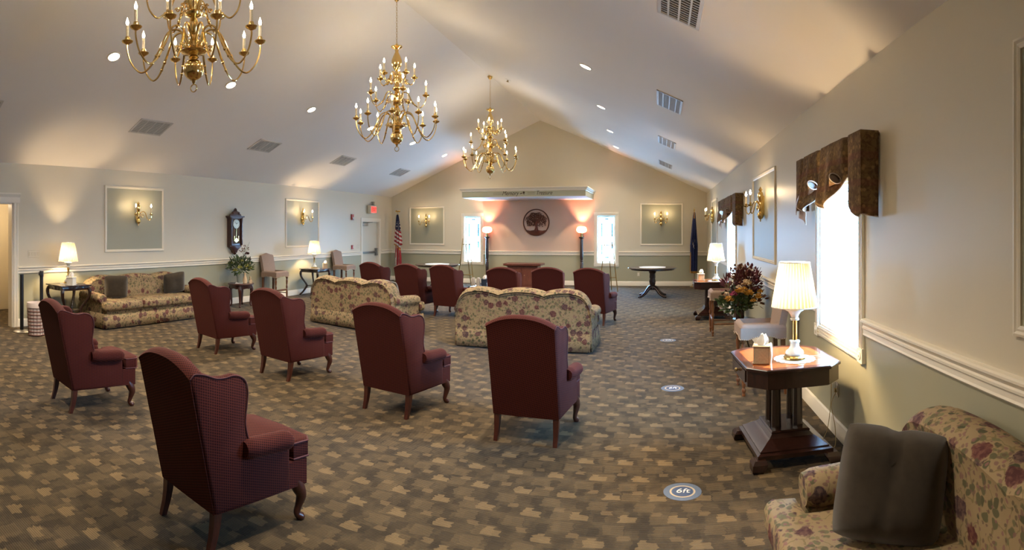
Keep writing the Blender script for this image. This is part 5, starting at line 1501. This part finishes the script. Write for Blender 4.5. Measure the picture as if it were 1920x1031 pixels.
# ------------------------------------------------------------------ exit sign, alarms, switches, outlets
root = thing('exit_sign', 'lit red exit sign with emergency lamp above the exit door', 'exit sign', (XL, 15.98, 2.27), R(-90))
b = MB(); b.rbox((-0.20, 0.0, 0.0), (0.20, 0.16, 0.27), 0.015); b.build('housing', M['ivory'], root)
b = MB(); b.box((-0.165, 0.158, 0.035), (0.165, 0.164, 0.235)); fc = b.build('face', M['exit'], root, smooth=0)
lettering('EXIT', 0.17, M['exitletter'], fc, (0, 0.166, 0.135), (PI / 2, 0, PI), 0, sx=0.85)
b = MB(); b.rbox((-0.17, 0.02, 0.27), (-0.05, 0.12, 0.40), 0.02); b.build('lamp_head', M['greymetal'], root)
for (y, z, s, lb, g) in ((14.86, 2.14, 1.0, 'red fire alarm strobe high on the left wall beside the exit sign', 'strobe'), (14.86, 1.21, 0.72, 'small red pull station on the left wall just above the chair rail', 'pull')):
    root = thing('fire_alarm' if g == 'strobe' else 'pull_station', lb, 'fire alarm', (XL, y, z), R(-90))
    b = MB(); b.rbox((-0.065 * s, 0, -0.085 * s), (0.065 * s, 0.05 * s, 0.085 * s), 0.008); b.build('housing', M['red'], root)
    b = MB()
    if g == 'strobe': b.rbox((-0.01, 0.05, -0.07), (0.055, 0.085, -0.01), 0.01)
    else: b.rbox((-0.02, 0.034, -0.012), (0.02, 0.055, 0.012), 0.004)
    b.build('lens' if g == 'strobe' else 'handle', M['paper'], root)
def plate(name, label, cat, loc, rz, w, h, toggles, kind):
    root = thing(name, label, cat, loc, rz)
    b = MB(); b.rbox((-w, 0, -h), (w, 0.007, h), 0.004, axis='y'); b.build('cover_plate', M['ivory'], root)
    for k in range(toggles):
        x = -w + 2 * w * (k + 0.5) / toggles; b = MB()
        if kind == 'switch': b.rbox((x - 0.014, 0.005, -0.03), (x + 0.014, 0.013, 0.03), 0.003); b.build('rocker', M['ivory'], root)
        else: b.rbox((-0.017, 0.005, (k - 0.5) * 0.042 - 0.016), (0.017, 0.011, (k - 0.5) * 0.042 + 0.016), 0.006, axis='y'); b.build('socket', M['trim'], root)
plate('light_switch', 'ivory four-gang light switch plate on the left wall beside the doorway', 'light switch', (XL, 4.46, 1.29), R(-90), 0.115, 0.062, 4, 'switch')
plate('light_switch', 'small ivory light switch left of the exit door', 'light switch', (XL, 15.22, 1.22), R(-90), 0.04, 0.06, 1, 'switch')
plate('wall_outlet', 'ivory wall outlet on the right wall with the lamp cord plugged in', 'outlet', (XR, 4.43, 0.385), R(90), 0.036, 0.058, 2, 'outlet')
plate('wall_outlet', 'ivory wall outlet on the back wall behind the round pedestal table', 'outlet', (-0.70, YB, 0.36), R(180), 0.036, 0.058, 2, 'outlet')

# ------------------------------------------------------------------ stanchions and wastebasket
def make_stanchion(label, loc):
    root = thing('stanchion', label, 'stanchion', loc, 0, 'dark metal stanchions')
    b = MB(); b.lathe([(0.14, 0), (0.145, 0.008), (0.13, 0.02), (0.05, 0.035), (0.03, 0.04)], 28); b.build('base', M['greymetal'], root)
    b = MB(); b.lathe([(0.032, 0.03), (0.032, 0.965), (0.028, 0.97)], 18); b.build('post', M['blackmetal'], root)
    return root
make_stanchion('dark metal stanchion post nearest the doorway frame', (-8.62, 4.0, 0))
s2 = make_stanchion('dark metal stanchion post with a belt head behind the farthest left wing chair', (-8.83, 4.48, 0))
b = MB(); b.lathe([(0.035, 0.90), (0.037, 0.91), (0.037, 0.99), (0.03, 1.0)], 18); b.rbox((-0.035, -0.05, 0.92), (0.035, -0.02, 0.98), 0.006); b.build('belt_head', M['blackmetal'], s2)
root = thing('wastebasket', 'woven wire wastebasket with a pale liner beside the stanchions', 'wastebasket', (-8.22, 4.08, 0))
b = MB(); b.lathe([(0.01, 0.012), (0.125, 0.012), (0.15, 0.50), (0.158, 0.54), (0.165, 0.50), (0.163, 0.46), (0.160, 0.50), (0.150, 0.505), (0.120, 0.03), (0.01, 0.03)], 32); b.build('bin_liner', M['liner'], root)
b = MB()
for k in range(9):
    z = 0.02 + 0.055 * k; r = 0.132 + 0.025 * z / 0.5; b.tube([(r * math.cos(2 * PI * j / 32), r * math.sin(2 * PI * j / 32), z) for j in range(33)], 0.007, 5)
for k in range(16):
    a = 2 * PI * k / 16; b.tube([(0.130 * math.cos(a), 0.130 * math.sin(a), 0.0), (0.158 * math.cos(a), 0.158 * math.sin(a), 0.47)], 0.0035, 4)
b.build('wire_basket', M['wire'], root)

# ------------------------------------------------------------------ bouquets
def leaf(b, p, d, ln, w, rnd):
    d = Vector(d).normalized(); side = d.orthogonal().normalized(); side = Matrix.Rotation(rnd.uniform(0, 2 * PI), 3, d) @ side; nrm = d.cross(side)
    p = Vector(p); pts = []
    prof = ((0, 0.05), (0.3, 0.9), (0.55, 1.0), (0.8, 0.6), (1.0, 0.04))
    vs = []
    for t, q in prof:
        c = p + d * ln * t + nrm * (0.18 * ln * t * t); vs += [c - side * w * q * 0.5, c + nrm * w * 0.12 * q, c + side * w * q * 0.5]
    fs = []
    for i in range(len(prof) - 1):
        for k in range(2): a = i * 3 + k; fs.append((a, a + 1, a + 4, a + 3))
    b.add(vs, fs)
def spray(rnd, c, n, rx, ry, rz, b, ln, w, lo=0.3):
    for k in range(n):
        v = Vector((rnd.gauss(0, 1), rnd.gauss(0, 1), rnd.gauss(0, 1))).normalized() * (lo + (1 - lo) * rnd.random() ** 0.6)
        p = Vector(c) + Vector((v.x * rx, v.y * ry, v.z * rz)); d = Vector((v.x, v.y, v.z + 0.3 + 0.4 * rnd.random()))
        leaf(b, p, d, ln * rnd.uniform(0.7, 1.3), w * rnd.uniform(0.7, 1.2), rnd)
def bloom(p, r, mat, parent, rnd, name='flower'):
    b = MB(); p = Vector(p)
    for ring, (n, rr, up) in enumerate(((9, 1.0, 0.15), (7, 0.72, 0.55), (5, 0.42, 0.9))):
        for k in range(n):
            a = 2 * PI * k / n + ring * 0.4; d = Vector((math.cos(a), math.sin(a), up * 1.4 - 0.2))
            leaf(b, p + Vector((0, 0, r * 0.15 * ring)), d, r * rr, r * 0.75 * rr, rnd)
    b.ball(p + Vector((0, 0, r * 0.2)), r * 0.45, 8, 5)
    return b.build(name, M[mat], parent, smooth=60)
rnd = random.Random(3)
# autumn bouquet by the right wall
VX, VY = 1.06, 7.50
root = thing('plant_stand', 'small dark stand under the autumn bouquet between the right wall stools', 'stand', (VX + 0.06, VY, 0))
b = MB(); b.lathe([(0.01, 0.50), (0.15, 0.50), (0.16, 0.51), (0.155, 0.522), (0.01, 0.524)], 28); b.build('top', M['mahog'], root)
for k in range(3):
    a = 2 * PI * k / 3 + 0.4; b = MB(); b.tube(bez([(0.05 * math.cos(a), 0.05 * math.sin(a), 0.50), (0.04 * math.cos(a), 0.04 * math.sin(a), 0.25), (0.13 * math.cos(a), 0.13 * math.sin(a), 0.01)], 6), 0.014, 7); b.build('leg', M['mahog'], root)
b = MB(); b.lathe([(0.01, 0.0), (0.055, 0.0), (0.06, 0.02), (0.062, 0.10), (0.072, 0.165), (0.068, 0.165), (0.055, 0.10), (0.05, 0.03), (0.01, 0.03)], 24); v = b.build('vase', M['darkvase']); v.location = (VX, VY, 0.525); tag(v, 'dark vase holding the autumn bouquet by the right wall', 'vase')
root = thing('autumn_bouquet', 'large autumn bouquet of wine leaves and gold flowers by the right wall', 'bouquet', (VX, VY, 0.635))
b = MB()
for k in range(26):
    a = rnd.uniform(0, 2 * PI); q = rnd.uniform(0.05, 0.28); b.tube([(0.02 * math.cos(a), 0.02 * math.sin(a), 0.02), (q * 0.6 * math.cos(a), q * 0.5 * math.sin(a), 0.22), (q * math.cos(a) + 0.05, q * 0.7 * math.sin(a), rnd.uniform(0.3, 0.58))], 0.003, 4)
b.build('stems', M['leafbrown'], root)
b = MB(); spray(rnd, (-0.06, 0, 0.10), 520, 0.23, 0.20, 0.13, b, 0.065, 0.028); b.build('green_leaves', M['leaf'], root, smooth=60)
b = MB(); spray(rnd, (-0.02, -0.02, 0.16), 200, 0.25, 0.19, 0.14, b, 0.065, 0.032); b.build('grey_leaves', M['leafgrey'], root, smooth=60)
b = MB(); spray(rnd, (0.12, 0, 0.40), 430, 0.18, 0.16, 0.19, b, 0.050, 0.032); spray(rnd, (-0.16, 0, 0.33), 50, 0.07, 0.1, 0.13, b, 0.085, 0.034); b.build('wine_leaves', M['leafwine'], root, smooth=60)
b = MB(); spray(rnd, (0.20, 0, 0.17), 110, 0.14, 0.15, 0.13, b, 0.065, 0.036); spray(rnd, (0.00, 0, 0.46), 150, 0.13, 0.13, 0.16, b, 0.045, 0.032); b.build('brown_leaves', M['leafbrown'], root, smooth=60)
for p, r, m in (((-0.17, -0.20, 0.17), 0.078, 'petalgold'), ((-0.03, -0.22, 0.28), 0.076, 'petalgold'), ((0.09, -0.22, 0.25), 0.074, 'petalgold'), ((0.22, -0.18, 0.20), 0.070, 'petalgold'), ((0.15, -0.20, 0.15), 0.045, 'petalgold'), ((-0.20, -0.17, 0.23), 0.055, 'petalcream'), ((0.06, -0.20, 0.38), 0.078, 'petalcream'), ((-0.04, -0.18, 0.33), 0.045, 'petalcream'), ((0.03, -0.21, 0.31), 0.045, 'petalgold'), ((-0.11, -0.20, 0.24), 0.062, 'petalrose'), ((0.26, -0.10, 0.26), 0.05, 'petalgold')): bloom(p, r, m, root, rnd)
# green bouquet by the left wall
GX, GY = -8.72, 9.40
b = MB(); b.lathe([(0.01, 0.0), (0.065, 0.0), (0.075, 0.03), (0.085, 0.14), (0.095, 0.20), (0.09, 0.20), (0.078, 0.13), (0.06, 0.03), (0.01, 0.02)], 24); v = b.build('vase', M['glassvase']); v.location = (GX, GY, 0.532); tag(v, 'pale cloudy glass vase holding the green bouquet below the wall clock', 'vase')
b = MB(); b.rbox((-0.16, -0.12, 0), (0.16, 0.12, 0.009), 0.004); o = b.build('table_mat', M['paper']); o.location = (GX + 0.02, GY, 0.5225); o.rotation_euler = (0, 0, R(-52)); tag(o, 'white cloth mat under the pale glass vase', 'mat')
b = MB(); b.lathe([(0.03, 0), (0.045, 0.01), (0.05, 0.10), (0.02, 0.19), (0.03, 0.24), (0.02, 0.245)], 14); o = b.build('figurine', M['petalcream']); o.location = (-8.50, 9.32, 0.5225); tag(o, 'cream figurine standing right of the pale glass vase', 'figurine')
b = MB(); b.loft([[(sx * 0.06, 0.03 * sy - 0.02 * z, z) for sx, sy in ((-1, -1), (1, -1), (1, 1), (-1, 1))] for z in (0, 0.08)] ); b.loft([[(x, y - 0.02 * z, z) for x, y in ((-0.06, -0.01), (0.06, -0.01), (0.06, 0.01), (-0.06, 0.01))] for z in (0.08, 0.15)]); o = b.build('card', M['petalcream']); o.location = (-8.50, 9.50, 0.5225); o.rotation_euler = (0, 0, R(-40)); tag(o, 'cream folded card at the right edge of the oval end table', 'card')
root = thing('green_bouquet', 'green and lime flower bouquet on the oval end table below the wall clock', 'bouquet', (GX, GY, 0.73))
b = MB()
for k in range(20):
    a = rnd.uniform(0, 2 * PI); q = rnd.uniform(0.05, 0.25); b.tube([(0.02 * math.cos(a), 0.02 * math.sin(a), 0.01), (q * 0.6 * math.cos(a), q * 0.6 * math.sin(a), 0.18), (q * math.cos(a), q * math.sin(a), rnd.uniform(0.22, 0.42))], 0.003, 4)
for k in range(5): a = rnd.uniform(0, 2 * PI); b.tube(bez([(0.0, 0.02, 0.1), (0.02, 0.05 + 0.02 * k, 0.4), (0.03, 0.08 + 0.05 * k, 0.52 + 0.05 * k)], 4), 0.003, 4)
b.build('stems', M['leaf'], root)
b = MB(); spray(rnd, (0, 0, 0.18), 260, 0.30, 0.30, 0.17, b, 0.085, 0.03); b.build('green_leaves', M['leaf'], root, smooth=60)
b = MB(); spray(rnd, (0, 0, 0.22), 170, 0.26, 0.26, 0.20, b, 0.075, 0.034); b.build('grey_leaves', M['leafgrey'], root, smooth=60)
b = MB(); spray(rnd, (0, 0.12, 0.52), 34, 0.10, 0.13, 0.12, b, 0.05, 0.025, 0.1); b.build('brown_leaves', M['leafbrown'], root, smooth=60)
for p, r, m in (((0.14, -0.16, 0.16), 0.07, 'petallime'), ((0.22, 0.0, 0.18), 0.075, 'petallime'), ((0.14, 0.18, 0.12), 0.065, 'petallime'), ((0.05, -0.22, 0.10), 0.06, 'petallime'), ((0.10, -0.06, 0.30), 0.055, 'petallime'), ((0.1, 0.2, 0.33), 0.055, 'petalplum'), ((0.08, 0.14, 0.46), 0.06, 'petalplum'), ((0.18, 0.1, 0.24), 0.05, 'petalcream'), ((-0.05, -0.2, 0.25), 0.05, 'petallime')): bloom(p, r, m, root, rnd)

# ------------------------------------------------------------------ floor stickers
for x, y, lb in ((0.14, 3.655, 'round blue 6ft floor sticker nearest the camera'), (0.125, 6.07, 'round blue 6ft floor sticker second from the camera'), (0.11, 8.75, 'small looking round blue floor sticker farthest down the aisle')):
    root = thing('floor_sticker', lb, 'floor sticker', (x, y, 0.0008), R(-1), 'round 6ft floor stickers')
    b = MB(); b.lathe([(0.001, 0), (0.125, 0), (0.124, 0.001), (0.001, 0.001)], 48); b.build('disc', M['stickerblue'], root, smooth=20)
    b = MB(); b.loft([[(r * math.cos(2 * PI * k / 48), r * math.sin(2 * PI * k / 48), z) for r, z in ((0.072, 0.001), (0.084, 0.001), (0.084, 0.0016), (0.072, 0.0016))] for k in range(48)], loop=True); b.build('tan_ring', M['stickertan'], root, smooth=20)
    b = MB(); b.lathe([(0.001, 0.001), (0.066, 0.001), (0.066, 0.0018), (0.001, 0.0018)], 40); b.build('navy_centre', M['stickernavy'], root, smooth=20)
    lettering('6ft', 0.085, M['stickerwhite'], root, (0, 0.004, 0.002), (0, 0, 0), 0.2)
